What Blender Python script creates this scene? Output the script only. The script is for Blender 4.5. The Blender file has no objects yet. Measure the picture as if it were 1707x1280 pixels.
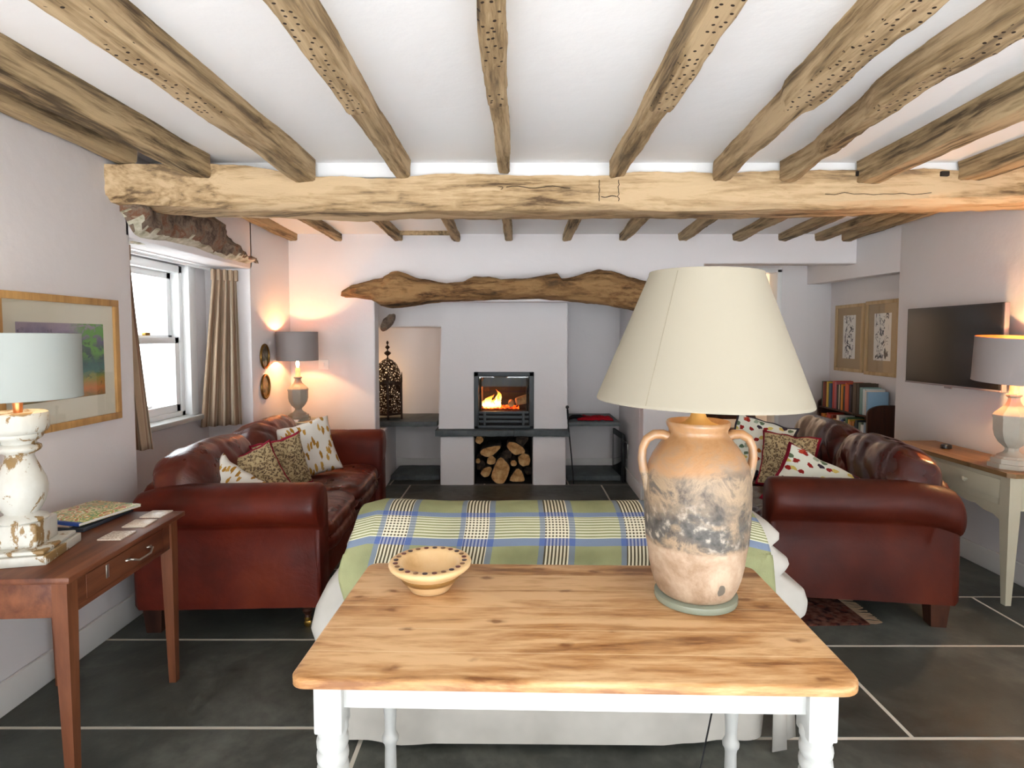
import bpy, bmesh, math, random
from math import sin, cos, pi, radians as R
from mathutils import Vector, Matrix, noise as NZ

# ------------------------------------------------------------------ camera, world, daylight, exposure
SC = bpy.context.scene
COL = SC.collection
W_PX, F_PX = 1707.0, 970.0
cam_d = bpy.data.cameras.new('camera')
cam_d.sensor_fit = 'HORIZONTAL'; cam_d.sensor_width = 36.0
cam_d.lens = 36.0 * F_PX / W_PX
cam_d.shift_x = -6.5 / W_PX; cam_d.shift_y = -28.0 / W_PX
cam_d.clip_start = 0.05
cam = bpy.data.objects.new('camera', cam_d); COL.objects.link(cam)
cam.location = (0, 0, 1.4)
cam.rotation_euler = (R(90) - math.atan(50.0 / F_PX), 0, 0)
SC.camera = cam
SC.view_settings.view_transform = 'Standard'
SC.view_settings.look = 'None'
SC.view_settings.gamma = 1.0
SC.view_settings.use_curve_mapping = False
SC.view_settings.exposure = 0.07

wd = bpy.data.worlds.new('overcast_sky'); SC.world = wd; wd.use_nodes = True
bg = wd.node_tree.nodes['Background']
bg.inputs['Color'].default_value = (0.86, 0.94, 1.0, 1)
bg.inputs['Strength'].default_value = 6.2

def portal(name, loc, rot, sx, sy):
    d = bpy.data.lights.new(name, 'AREA'); d.shape = 'RECTANGLE'; d.size = sx; d.size_y = sy
    d.cycles.is_portal = True
    o = bpy.data.objects.new(name, d); COL.objects.link(o); o.location = loc; o.rotation_euler = rot
portal('daylight_portal_side', (-2.40, 3.52, 1.38), (0, R(-90), 0), 1.0, 0.95)
portal('daylight_portal_rear', (0.35, -5.08, 1.20), (R(90), 0, 0), 4.2, 2.0)
portal('daylight_portal_side', (-2.25, -2.4, 1.12), (0, R(-90), 0), 2.1, 3.6)
portal('daylight_portal_side', (3.25, -2.4, 1.12), (0, R(90), 0), 2.1, 3.6)

sun_d = bpy.data.lights.new('sun', 'SUN'); sun_d.energy = 39.0; sun_d.angle = R(1.0); sun_d.color = (.90, .98, 1.10)
sun_o = bpy.data.objects.new('sun', sun_d); COL.objects.link(sun_o); sun_o.rotation_euler = (R(90 - 23.5), 0, R(4))   # added low sunlight through the rear glazing, bounced up to brighten the ceiling
def lamp(name, loc, watts, colour, radius=0.02):
    d = bpy.data.lights.new(name, 'POINT'); d.energy = watts; d.color = colour; d.shadow_soft_size = radius
    o = bpy.data.objects.new(name, d); COL.objects.link(o); o.location = loc
    return o

# ------------------------------------------------------------------ mesh helpers
def hexc(h):
    h = h.lstrip('#')
    v = [int(h[i:i+2], 16) / 255 for i in (0, 2, 4)]
    return tuple((x / 12.92 if x <= .04045 else ((x + .055) / 1.055) ** 2.4) for x in v) + (1,)

class MB:
    """collects shapes into one mesh"""
    def __init__(s): s.v = []; s.f = []; s.uv = []; s.mi = []; s.M = Matrix(); s.mat = 0; s.hasuv = False
    def add(s, verts, faces, uvs=None):
        b = len(s.v)
        s.v += [tuple(s.M @ Vector(p)) for p in verts]
        for i, f in enumerate(faces):
            s.f.append([b + k for k in f]); s.mi.append(s.mat)
            if uvs is not None: s.uv.append([uvs[k] for k in f]); s.hasuv = True
            else: s.uv.append([(0, 0)] * len(f))
        return s
    def box(s, x0, x1, y0, y1, z0, z1, bev=0.0, seg=2):
        x0, x1 = min(x0, x1), max(x0, x1); y0, y1 = min(y0, y1), max(y0, y1); z0, z1 = min(z0, z1), max(z0, z1)
        bm = bmesh.new(); bmesh.ops.create_cube(bm, size=1)
        for v in bm.verts:
            v.co = Vector(((x0 + x1) / 2 + v.co.x * (x1 - x0), (y0 + y1) / 2 + v.co.y * (y1 - y0), (z0 + z1) / 2 + v.co.z * (z1 - z0)))
        if bev > 0: bmesh.ops.bevel(bm, geom=bm.edges[:], offset=min(bev, .49 * min(x1 - x0, y1 - y0, z1 - z0)), segments=seg, affect='EDGES', profile=.5)
        bm.verts.index_update()
        s.add([v.co[:] for v in bm.verts], [[v.index for v in f.verts] for f in bm.faces]); bm.free()
        return s
    def lathe(s, prof, n=32, c=(0, 0, 0), sx=1, sy=1, wob=None, cap=True, rot=0):
        vs = []; fs = []
        for r, z in prof:
            for k in range(n):
                a = 2 * pi * k / n + rot
                rr = r * (wob(a, z) if wob else 1)
                vs.append((c[0] + rr * cos(a) * sx, c[1] + rr * sin(a) * sy, c[2] + z))
        for i in range(len(prof) - 1):
            for k in range(n):
                k2 = (k + 1) % n
                fs.append([i * n + k, i * n + k2, (i + 1) * n + k2, (i + 1) * n + k])
        if cap:
            fs.append(list(range(n))[::-1]); fs.append([(len(prof) - 1) * n + k for k in range(n)])
        return s.add(vs, fs)
    def tube(s, path, rad, n=10, cap=True):
        P = [Vector(p) for p in path]; m = len(P)
        rad = rad if isinstance(rad, (list, tuple)) else [rad] * m
        vs = []; up = Vector((0, 0, 1)); prev = None
        for i in range(m):
            t = (P[min(i + 1, m - 1)] - P[max(i - 1, 0)]).normalized()
            if prev is None:
                a = up if abs(t.dot(up)) < .9 else Vector((1, 0, 0)); nrm = t.cross(a).normalized()
            else: nrm = (prev - t * prev.dot(t)).normalized()
            prev = nrm; b = t.cross(nrm)
            for k in range(n):
                an = 2 * pi * k / n
                vs.append((P[i] + (nrm * cos(an) + b * sin(an)) * rad[i])[:])
        fs = [[i * n + k, i * n + (k + 1) % n, (i + 1) * n + (k + 1) % n, (i + 1) * n + k] for i in range(m - 1) for k in range(n)]
        if cap: fs += [list(range(n))[::-1], [(m - 1) * n + k for k in range(n)]]
        return s.add(vs, fs)
    def loft(s, rings, closed=True, cap=True):
        n = len(rings[0]); vs = [p for r in rings for p in r]; fs = []
        kk = n if closed else n - 1
        for i in range(len(rings) - 1):
            for k in range(kk):
                k2 = (k + 1) % n
                fs.append([i * n + k, i * n + k2, (i + 1) * n + k2, (i + 1) * n + k])
        if cap and closed:
            fs += [list(range(n))[::-1], [(len(rings) - 1) * n + k for k in range(n)]]
        return s.add(vs, fs)
    def grid(s, nu, nv, fn, flip=False):
        vs = []; uv = []
        for j in range(nv + 1):
            for i in range(nu + 1):
                u, v = i / nu, j / nv
                vs.append(tuple(fn(u, v))); uv.append((u, v))
        fs = []
        for j in range(nv):
            for i in range(nu):
                a = j * (nu + 1) + i
                q = [a, a + 1, a + nu + 2, a + nu + 1]
                fs.append(q[::-1] if flip else q)
        return s.add(vs, fs, uv)
    def prism(s, poly, h0, h1, axis='Z'):
        n = len(poly)
        def p(a, b, h): return (a, b, h) if axis == 'Z' else ((a, h, b) if axis == 'Y' else (h, a, b))
        vs = [p(a, b, h0) for a, b in poly] + [p(a, b, h1) for a, b in poly]
        fs = [list(range(n))[::-1], list(range(n, 2 * n))] + [[k, (k + 1) % n, n + (k + 1) % n, n + k] for k in range(n)]
        return s.add(vs, fs)
    def puffy(s, lx, ly, lz, c=(0, 0, 0), p=5, n=22, disp=None):
        """rounded, stuffed block"""
        bm = bmesh.new(); bmesh.ops.create_cube(bm, size=2)
        bmesh.ops.subdivide_edges(bm, edges=bm.edges[:], cuts=n, use_grid_fill=True)
        for v in bm.verts:
            a = v.co; d = (abs(a.x) ** p + abs(a.y) ** p + abs(a.z) ** p) ** (1 / p)
            q = Vector((a.x / d * lx / 2, a.y / d * ly / 2, a.z / d * lz / 2))
            if disp:
                nn = Vector((a.x ** 3 / lx, a.y ** 3 / ly, a.z ** 3 / lz)).normalized()
                q = q + nn * disp(q, nn)
            v.co = q + Vector(c)
        bm.verts.index_update()
        s.add([v.co[:] for v in bm.verts], [[v.index for v in f.verts] for f in bm.faces]); bm.free()
        return s
    def build(s, name, mats, parent=None, loc=(0, 0, 0), rot=(0, 0, 0), ang=38, flat=False):
        me = bpy.data.meshes.new(name); me.from_pydata(s.v, [], s.f)
        mats = mats if isinstance(mats, (list, tuple)) else [mats]
        for m in mats: me.materials.append(m)
        me.polygons.foreach_set('material_index', s.mi)
        if s.hasuv:
            l = me.uv_layers.new(name='UVMap'); i = 0
            flatuv = [c for f in s.uv for q in f for c in q]
            l.data.foreach_set('uv', flatuv)
        me.update()
        bm = bmesh.new(); bm.from_mesh(me); bmesh.ops.recalc_face_normals(bm, faces=bm.faces[:]); bm.to_mesh(me); bm.free()
        if not flat:
            me.polygons.foreach_set('use_smooth', [True] * len(me.polygons))
            me.set_sharp_from_angle(angle=R(ang))
        o = bpy.data.objects.new(name, me); COL.objects.link(o)
        o.location = loc; o.rotation_euler = rot
        if parent is not None: o.parent = parent
        return o

def tag(o, label, cat, group=None, kind=None):
    o['label'] = label; o['category'] = cat
    if group: o['group'] = group
    if kind: o['kind'] = kind
    return o
def thing(name, label, cat, loc=(0, 0, 0), rz=0, group=None):
    o = bpy.data.objects.new(name, None); COL.objects.link(o); o.empty_display_size = .1
    o.location = loc; o.rotation_euler = (0, 0, rz)
    return tag(o, label, cat, group)
def struct(o): o['kind'] = 'structure'; return o
def fbm(p, o=3): return NZ.fractal(Vector(p), 0.8, 2.1, o)
def ns(*p): return NZ.noise(Vector(p))
def interp(x, tab):
    if x <= tab[0][0]: return tab[0][1]
    for (a, b), (c, d) in zip(tab, tab[1:]):
        if x <= c: return b + (d - b) * (x - a) / (c - a)
    return tab[-1][1]

# ------------------------------------------------------------------ materials
class G:
    def __init__(s, name, col=(.8, .8, .8, 1), rough=.6, metal=0.0, spec=None):
        s.m = bpy.data.materials.new(name); s.m.use_nodes = True; s.t = s.m.node_tree
        s.b = s.t.nodes['Principled BSDF']
        if isinstance(col, str): col = hexc(col)
        s.b.inputs['Base Color'].default_value = col; s.b.inputs['Roughness'].default_value = rough
        s.b.inputs['Metallic'].default_value = metal
        if spec is not None: s.b.inputs['Specular IOR Level'].default_value = spec
        s.tc = None
    def n(s, typ, props=None, **inp):
        x = s.t.nodes.new(typ)
        for k, v in (props or {}).items(): setattr(x, k, v)
        for k, v in inp.items():
            key = int(k[1:]) if k[0] == '_' else k.replace('__', ' ')
            sock = x.inputs[key]
            if isinstance(v, bpy.types.NodeSocket): s.t.links.new(v, sock)
            else: sock.default_value = v
        return x
    def co(s, kind='Object', scale=(1, 1, 1), rot=(0, 0, 0), loc=(0, 0, 0)):
        if s.tc is None: s.tc = s.t.nodes.new('ShaderNodeTexCoord')
        return s.n('ShaderNodeMapping', None, Vector=s.tc.outputs[kind], Scale=scale, Rotation=rot, Location=loc).outputs[0]
    def noise(s, vec, scale=5, detail=4, rough=.55, dist=0):
        return s.n('ShaderNodeTexNoise', None, Vector=vec, Scale=scale, Detail=detail, Roughness=rough, Distortion=dist).outputs[0]
    def voro(s, vec, scale=5, feature='F1', out='Distance', rand=1.0):
        return s.n('ShaderNodeTexVoronoi', {'feature': feature}, Vector=vec, Scale=scale, Randomness=rand).outputs[out]
    def ramp(s, fac, stops, mode='LINEAR'):
        x = s.n('ShaderNodeValToRGB', None, Fac=fac); x.color_ramp.interpolation = mode
        cr = x.color_ramp
        while len(cr.elements) < len(stops): cr.elements.new(.5)
        for e, (p, c) in zip(cr.elements, stops):
            e.position = p
            e.color = hexc(c) if isinstance(c, str) else ((c, c, c, 1) if isinstance(c, (int, float)) else c)
        return x.outputs[0]
    def mix(s, fac, a, b, mode='MIX'):
        x = s.t.nodes.new('ShaderNodeMix'); x.data_type = 'RGBA'; x.blend_type = mode
        for sock, v in ((x.inputs[0], fac), (x.inputs[6], a), (x.inputs[7], b)):
            if isinstance(v, str): v = hexc(v)
            if isinstance(v, bpy.types.NodeSocket): s.t.links.new(v, sock)
            else: sock.default_value = v
        return x.outputs[2]
    def math(s, op, a, b=0.0, c=None):
        x = s.t.nodes.new('ShaderNodeMath'); x.operation = op
        for sock, v in zip(x.inputs, (a, b) if c is None else (a, b, c)):
            if isinstance(v, bpy.types.NodeSocket): s.t.links.new(v, sock)
            else: sock.default_value = v
        return x.outputs[0]
    def sep(s, vec): return s.n('ShaderNodeSeparateXYZ', None, Vector=vec).outputs
    def set(s, name, v):
        if isinstance(v, str): v = hexc(v)
        if isinstance(v, bpy.types.NodeSocket): s.t.links.new(v, s.b.inputs[name])
        else: s.b.inputs[name].default_value = v
    def bump(s, h, strength=.3, dist=.01):
        x = s.n('ShaderNodeBump', None, Height=h, Strength=strength, Distance=dist)
        prev = s.b.inputs['Normal']
        if prev.links: s.t.links.new(prev.links[0].from_socket, x.inputs['Normal'])
        s.t.links.new(x.outputs[0], s.b.inputs['Normal'])

def plaster(name, col):
    g = G(name, col, .9, spec=.2)
    g.bump(g.noise(g.co(), 6, 5), .25, .02)
    return g.m
M_wall = plaster('white_plaster', '#E8E3E3')
M_ceil = plaster('ceiling_plaster', '#F6F4F3')
M_skirt = G('skirting_paint', '#DEDCD9', .5).m
M_white = G('white_gloss_paint', '#B4B4B0', .4, spec=.2).m
M_upvc = G('white_window_paint', '#F4F5F5', .3).m

def wood(name, light, mid, dark, axis='X', grain=9, rough=.6, knots=0, bump=.35, stretch=.07, holes=None, contrast=1.0, seams=None, off=(0, 0, 0), wear=.5):
    g = G(name, mid, rough, spec=.3)
    sc = [1, 1, 1]; sc['XYZ'.index(axis)] = stretch
    v = g.co(scale=tuple(sc), loc=off); vo = g.co(loc=off)
    n1 = g.noise(v, grain, 8, .65, .6); n2 = g.noise(v, grain * 5, 5, .6, .2); n3 = g.noise(vo, 2.2, 4, .6)
    f = g.math('ADD', g.math('MULTIPLY', n1, .7), g.math('MULTIPLY', n2, .3))
    c = g.ramp(f, [(.5 - .17 / contrast, dark), (.5 - .045 / contrast, mid), (.5 + .10 / contrast, light)])
    patch = g.ramp(n3, [(.38, 0.0), (.66, 1.0)])
    c = g.mix(g.math('MULTIPLY', patch, wear), c, g.mix(.6, c, light))
    if knots:
        kv = g.co(scale=tuple(.45 if 'XYZ'[i] == axis else 1 for i in range(3)), loc=off)
        k = g.n('ShaderNodeTexVoronoi', {'voronoi_dimensions': '2D'}, Vector=g.n('ShaderNodeVectorMath', {'operation': 'ADD'}, _0=kv, _1=g.n('ShaderNodeVectorMath', {'operation': 'SCALE'}, _0=g.n('ShaderNodeTexNoise', None, Vector=vo, Scale=20).outputs[1], Scale=.03).outputs[0]).outputs[0], Scale=knots).outputs['Distance']
        km = g.ramp(k, [(.035, 1.0), (.075, .45), (.12, 0.0)])
        kc = g.ramp(g.noise(vo, 5.3, 1), [(.47, 0.0), (.53, 1.0)])
        c = g.mix(g.math('MULTIPLY', g.math('MULTIPLY', km, kc), .85), c, dark)
    if seams:
        ax, lines, wd_ = seams
        q = g.sep(g.co())['XYZ'.index(ax)]
        wv = g.math('MULTIPLY', g.math('SUBTRACT', g.noise(g.co(), 3, 2), .5), .006)
        q = g.math('ADD', q, wv); tot = None
        for l in lines:
            d = g.math('LESS_THAN', g.math('ABSOLUTE', g.math('SUBTRACT', q, l)), wd_)
            tot = d if tot is None else g.math('MAXIMUM', tot, d)
        c = g.mix(g.math('MULTIPLY', tot, .6), c, '#E7CFA4')
    if holes:
        lo, hi = holes
        hv = g.co(scale=(1, 1, 1))
        hn = g.n('ShaderNodeTexVoronoi', {'voronoi_dimensions': '2D'}, Vector=hv, Scale=30, Randomness=.75); h = hn.outputs['Distance']
        m = g.math('MULTIPLY', g.math('LESS_THAN', h, .15), g.math('LESS_THAN', g.sep(g.n('ShaderNodeNewGeometry').outputs['True Normal'])[2], -.75))
        m = g.math('MULTIPLY', m, g.math('GREATER_THAN', g.noise(vo, 3, 2), .42))
        y = g.sep(g.co())[1]; z = g.sep(g.co())[2]
        m = g.math('MULTIPLY', m, g.math('LESS_THAN', y, hi)); m = g.math('MULTIPLY', m, g.math('GREATER_THAN', y, lo))
        m = g.math('MULTIPLY', m, g.math('LESS_THAN', z, 2.246))
        c = g.mix(m, c, '#2A1C12')
    g.set('Base Color', c)
    g.bump(n1, bump, .012); g.bump(n2, bump * .5, .004)
    return g.m
M_beam = wood('oak_beam_timber', '#CDB08A', '#AB8D66', '#5E4832', 'X', 9, .8, 0, .9, .10, contrast=1.8, wear=.45)
M_joist = wood('joist_timber', '#B79E79', '#8B7556', '#453828', 'Y', 13, .8, 0, .9, .08, contrast=1.8, wear=.4)
M_joist_n = wood('nail_holed_joist_timber', '#BEA480', '#937A58', '#4A3A29', 'Y', 13, .8, 0, .9, .08, contrast=1.6, wear=.45, holes=(.2, 2.15))
M_lintel = wood('driftwood_lintel_timber', '#9A774E', '#6E4E2E', '#261A12', 'X', 9, .85, 0, 1.0, .22, contrast=1.7)
M_top = wood('pine_table_top', '#D8B082', '#B58453', '#7A4A24', 'X', 8, .42, 8.5, .15, .16, contrast=1.75, seams=('Y', (-.205, -.1, .02, .125, .22), .0013), wear=.7)
M_mahog = wood('mahogany_timber', '#7A4A30', '#5A3120', '#2E170F', 'Y', 6, .35, 0, .1, .1)
M_mahog_v = wood('mahogany_leg_timber', '#7A4A30', '#5C3421', '#331A10', 'Z', 6, .38, 0, .1, .1)
M_oak = wood('pale_oak_frame', '#C79A60', '#B08450', '#8C6438', 'Z', 14, .5, 0, .1, .1)
M_ash = wood('ash_picture_frame', '#CBB088', '#BB9D72', '#977B52', 'Z', 14, .5, 0, .1, .1)
M_darkwood = wood('dark_stained_wood', '#4A2B1E', '#331C14', '#1B0E0A', 'Z', 8, .4, 0, .1, .1)
M_honey = wood('honey_pine_console_top', '#93744E', '#75583A', '#4A321D', 'Y', 7, .4, 4, .1, .08)
M_bowl = wood('turned_maple', '#EBCB9A', '#E2BC88', '#C79A64', 'X', 4, .3, 0, .04, .4)

def leather(name, base, dark, worn, rough=.34, wr=6.0, wst=.35, vary=.1):
    g = G(name, base, rough, spec=.5 if rough < .35 else .2)
    v = g.co()
    a = g.noise(v, 3.2, 4, .6)
    c = g.ramp(a, [(.3, dark), (.52, base), (.75, worn)])
    g.set('Base Color', c)
    g.set('Roughness', g.ramp(g.noise(v, 7, 3), [(.3, rough - vary * .6), (.7, rough + vary)]))
    g.bump(g.noise(v, wr, 5, .6, .8), wst, .03)
    g.bump(g.voro(v, 260), .08, .002)
    return g.m
M_lthL = leather('chestnut_leather', '#571B0E', '#40130A', '#682611', .42, 5, .15)
M_lthLc = leather('creased_chestnut_leather', '#602315', '#3E160F', '#854524', .30, 5, .3)
M_lthR = leather('oxblood_leather', '#46170B', '#341008', '#552010', .42, 5, .12)
M_lthRc = leather('dark_glossy_leather', '#3C120E', '#240A09', '#44160F', .19, 4, .07, .03)
M_brass = G('brass', '#B48C46', .3, 1).m
M_copper = G('copper_foil_lining', '#D98A55', .28, .85).m
M_steel = G('brushed_steel', '#9C9A96', .3, 1).m
M_black = G('black_plastic', '#16161A', .35).m
M_iron = G('wrought_iron', '#1B1B1D', .5, .3).m
M_chrome = G('old_nickel', '#B8B2A6', .28, .9).m

def distressed(name, paint, under, amount=.5, sc=9, rough=.6, stretch=(1, 1, 1)):
    g = G(name, paint, rough)
    v = g.co(scale=stretch)
    n = g.noise(v, sc, 6, .68, .5)
    k = g.ramp(n, [(amount + .06, 0.0), (amount + .085, 1.0)])
    tint = g.mix(g.ramp(g.noise(v, sc * 2.3, 4), [(.3, 0.0), (.8, .6)]), paint, g.mix(.35, paint, under))
    g.set('Base Color', g.mix(k, tint, under))
    g.bump(k, -.4, .004)
    g.bump(g.noise(v, 30, 3), .15, .003)
    return g.m
M_shabby = distressed('flaking_white_paint', '#C6C4BA', '#86693F', .485, 13, .55, (1, 1, .55))
M_stonepaint = distressed('weathered_stone_paint', '#A9A396', '#8A7B63', .60, 8, .6)
M_putty = distressed('putty_painted_wood', '#B4AC96', '#A89B7E', .72, 5, .5)

def slate(name, a, b, c_):
    g = G(name, a, .5, spec=.3)
    v = g.co()
    n = g.noise(v, 1.7, 8, .62, .4); n2 = g.noise(v, 14, 6, .6, .2)
    f = g.math('ADD', g.math('MULTIPLY', n, .65), g.math('MULTIPLY', n2, .35))
    g.set('Base Color', g.ramp(f, [(.36, b), (.5, a), (.68, c_)]))
    g.set('Roughness', g.ramp(n2, [(.3, .34), (.7, .58)]))
    g.bump(n, .25, .02); g.bump(n2, .3, .004)
    return g.m
M_slate = slate('slate_flagstone', '#464843', '#2F312D', '#6A6B64')
M_slateshelf = slate('riven_slate_slab', '#4E5557', '#34393B', '#6B7274')
M_grout = G('pale_grout', '#C6C0B3', .9).m

def fabric(name, col, rough=.9, bumpv=.2, scale=400, var=None):
    g = G(name, col, rough, spec=.1)
    if var: g.set('Base Color', g.ramp(g.noise(g.co(), 5, 3), [(.3, var), (.7, col)]))
    g.bump(g.noise(g.co(), scale, 2), bumpv, .001)
    return g.m
M_linen = fabric('white_linen_slipcover', '#B9B4AB', var='#A5A097')
M_curtain = None
def curtain_mat():
    g = G('oatmeal_curtain_linen', '#BBA48C', .9, spec=.1)
    u = g.sep(g.co('UV'))[0]
    s1 = g.math('FRACT', g.math('MULTIPLY', u, 5))
    c = g.ramp(s1, [(0, '#BFA78E'), (.45, '#C9B49C'), (.5, '#A0826C'), (.62, '#B79C84'), (.7, '#D0BFAA'), (.85, '#A08D76')], 'CONSTANT')
    g.set('Base Color', c); g.bump(g.noise(g.co(), 300, 2), .2, .001)
    tr = g.n('ShaderNodeBsdfTranslucent', None, Color=c)
    mx = g.n('ShaderNodeMixShader', None, _0=.3); g.t.links.new(g.b.outputs[0], mx.inputs[1]); g.t.links.new(tr.outputs[0], mx.inputs[2])
    g.t.links.new(mx.outputs[0], g.t.nodes['Material Output'].inputs[0])
    return g.m
M_curtain = curtain_mat()

def shade_mat(name, col, trans, rough=.85):
    g = G(name, col, rough, spec=.1)
    g.bump(g.noise(g.co(scale=(1, 1, .2)), 220, 2), .08, .001)
    if trans:
        tr = g.n('ShaderNodeBsdfTranslucent', None, Color=hexc(col))
        mx = g.n('ShaderNodeMixShader', None, _0=trans); g.t.links.new(g.b.outputs[0], mx.inputs[1]); g.t.links.new(tr.outputs[0], mx.inputs[2])
        g.t.links.new(mx.outputs[0], g.t.nodes['Material Output'].inputs[0])
    return g.m
M_cream = shade_mat('cream_cotton_shade', '#A59C8B', .16)
M_paleshade = shade_mat('pale_grey_drum_fabric', '#A3A7A1', 0)
M_greyshade = shade_mat('grey_silk_drum_fabric', '#958C8A', 0, .5)

def glass_mat():
    g = G('window_glass'); t = g.n('ShaderNodeBsdfTransparent'); gl = g.n('ShaderNodeBsdfGlossy', None, Roughness=.02)
    mx = g.n('ShaderNodeMixShader', None, _0=.06); g.t.links.new(t.outputs[0], mx.inputs[1]); g.t.links.new(gl.outputs[0], mx.inputs[2])
    g.t.links.new(mx.outputs[0], g.t.nodes['Material Output'].inputs[0]); return g.m
M_glass = glass_mat()
def emis(name, col, st):
    g = G(name, (0, 0, 0, 1)); g.set('Emission Color', col); g.set('Emission Strength', st); return g.m
M_bulb = emis('glowing_candle_bulb', '#FFD9A0', 14)
def candle_mat():
    g = G('lit_ivory_candle_sleeve', '#F3DFB4', .5); g.set('Emission Color', '#FFC468'); g.set('Emission Strength', .5); return g.m
M_candle = candle_mat()

# ------------------------------------------------------------------ room shell
XL, XR, YB = -1.91, 2.86, 4.93
CZ = 2.31
def slabs():
    """slate flags laid over pale grout: one floor"""
    mb = MB(); mb.mat = 1
    mb.box(-2.6, 4.4, -5.4, 8.0, -.12, -.0015)
    mb.mat = 0
    def rows(x0, x1, ys, cuts):
        for i in range(len(ys) - 1):
            xs = [x0] + [c for c in cuts[i % len(cuts)] if x0 < c < x1] + [x1]
            mb.mat = 2 if ys[i] < 1.0 else 0  # unseen slabs behind camera, made pale to bounce sunlight onto the ceiling
            for a, b in zip(xs, xs[1:]):
                mb.box(a + .0075, b - .0075, ys[i] + .0075, ys[i + 1] - .0075, -.03, 0, .0012, 1)
    rows(-2.55, -.54, [-5.4, -4.4, -3.1, -2.2, -1.4, -.6, .3, 1.35, 2.02, 2.63, 3.45, 4.2, 4.90], [(-1.6,), (-1.1,), (-1.75,), (-.95,), (-1.5,), (-1.2,), (-1.7,), (), (), (), (-.9,), (-1.6,)])
    rows(-.54, 4.35, [-5.4, -4.4, -3.1, -2.2, -1.4, -.6, .3, 1.35, 1.965, 2.575, 3.075, 3.75, 4.35, 4.90], [(.5, 1.7, 2.6), (.9, 2.2), (.5, 1.7, 2.6), (.9, 2.2), (.2, 1.3, 2.75), (.7, 1.9), (.3, 1.1, 2.1), (2.3,), (1.39, 2.9), (.9, 2.46), (1.2, 2.1), (.8, 2.6), (1.6, 3.0)])
    rows(-2.55, 4.35, [4.90, 5.462], [(-1.0, .81, 1.9, 3.0)])
    rows(-2.55, 4.35, [5.462, 6.2, 7.0, 7.9], [(-1.2, -.3, .5, 1.6, 2.7), (.9, 2.2, 3.4)])
    return struct(mb.build('floor', [M_slate, M_grout, slate('pale_bounce_flagstone', '#E0DEDA', '#D4D2CE', '#EBE9E6')]))
slabs()

b = MB(); b.box(-2.6, 4.4, -5.4, 3.2, CZ, CZ + .12); b.prism([(3.2, CZ + .12), (3.2, CZ), (4.0, CZ - .02), (5.0, 2.262), (8.0, 2.262), (8.0, CZ + .12)], -2.6, 4.4, 'X')
struct(b.build('ceiling', M_ceil, flat=True))
b = MB(); b.box(XL, XR, 3.09, 3.29, 2.235, CZ + .01, .004)
struct(b.build('trim_1', M_ceil))          # plaster packing over the big beam

# left wall with deep window recess
b = MB()
def soft(x0, x1, y0, y1, z0, z1): b.box(x0, x1, y0, y1, z0, z1, .012)
soft(-2.5, XL, -5.3, -4.2, -.02, 2.36); soft(-2.5, XL, -.6, 2.91, -.02, 2.36); soft(-2.5, XL, -4.25, -.55, -.02, .08); soft(-2.5, XL, -4.25, -.55, 2.15, 2.36)
soft(-2.5, XL, 4.21, 5.3, -.02, 2.36)
soft(-2.5, XL, 2.87, 4.25, 1.89, 2.36)
WY0, WY1, WZ0, WZ1 = 3.02, 3.99, .865, 1.88
b.box(-2.5, -2.235, 2.8, WY0, -.02, 1.95); b.box(-2.5, -2.235, WY1, 4.25, -.02, 1.95)
b.box(-2.5, -2.235, WY0, WY1, -.02, WZ0)
struct(b.build('wall_left', M_wall))

# right wall, alcove with header, passage
b = MB()
soft(XR, 3.4, -5.3, -4.2, -.02, 2.36); soft(XR, 3.4, -.6, 4.375, -.02, 2.36); soft(XR, 3.4, -4.25, -.55, -.02, .08); soft(XR, 3.4, -4.25, -.55, 2.15, 2.36)
soft(3.10, 3.4, 4.3, 5.9, -.02, 2.36)
b.prism([(4.36, 1.888), (5.78, 1.918), (5.78, 2.3), (4.36, 2.36)], XR, 2.98, 'X')
struct(b.build('wall_right', M_wall))

# back wall: left part, inglenook surround, pier, bulkhead over the passage
b = MB()
b.prism([(-2.5, -.02), (-1.194, -.02), (-1.194, 1.70), (1.085, 1.70), (1.085, -.02), (1.585, -.02), (1.585, 2.017), (3.0, 2.017), (3.0, 2.36), (-2.5, 2.36)], YB, 5.08, 'Y')
b.box(-2.5, -1.62, 5.05, 6.2, -.02, 2.36)                      # far left side of the deep niche
b.prism([(-1.66, 5.05), (-1.194, 5.05), (-1.27, 6.15), (-1.66, 6.15)], -.02, .543)   # wall below the niche ledge
b.box(1.085, 1.585, 5.07, 6.15, -.02, 2.36)
b.box(-1.7, 1.12, 6.09, 6.25, -.02, 2.36)
b.box(-1.66, -.66, 5.515, 6.12, 1.495, 2.34)               # lowered front over the lantern niche
wbk = struct(b.build('wall_back', M_wall)); md = wbk.modifiers.new('soft_edges', 'BEVEL'); md.width = .012; md.segments = 3; md.limit_method = 'ANGLE'
b = MB()
b.box(2.59, 3.2, 5.75, 5.88, -.02, 2.32, .01)
b.box(1.585, 2.592, 5.752, 5.878, 2.06, 2.32)
struct(b.build('wall_passage', M_wall))
b = MB(); b.box(1.5, 4.3, 7.5, 7.65, -.02, 2.36); b.box(4.2, 4.35, 5.8, 7.6, -.02, 2.36); b.box(1.45, 1.585, 6.1, 7.6, -.02, 2.36); b.box(3.1, 4.3, 5.85, 5.95, -.02, 2.36)
struct(b.build('wall_far_room', M_wall))
b = MB(); b.box(2.555, 2.60, 5.72, 5.90, 0, 2.06, .004); b.box(1.585, 2.60, 5.72, 5.90, 2.03, 2.075, .004)
struct(b.build('trim_2', M_upvc))          # door lining of the passage doorway

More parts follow.
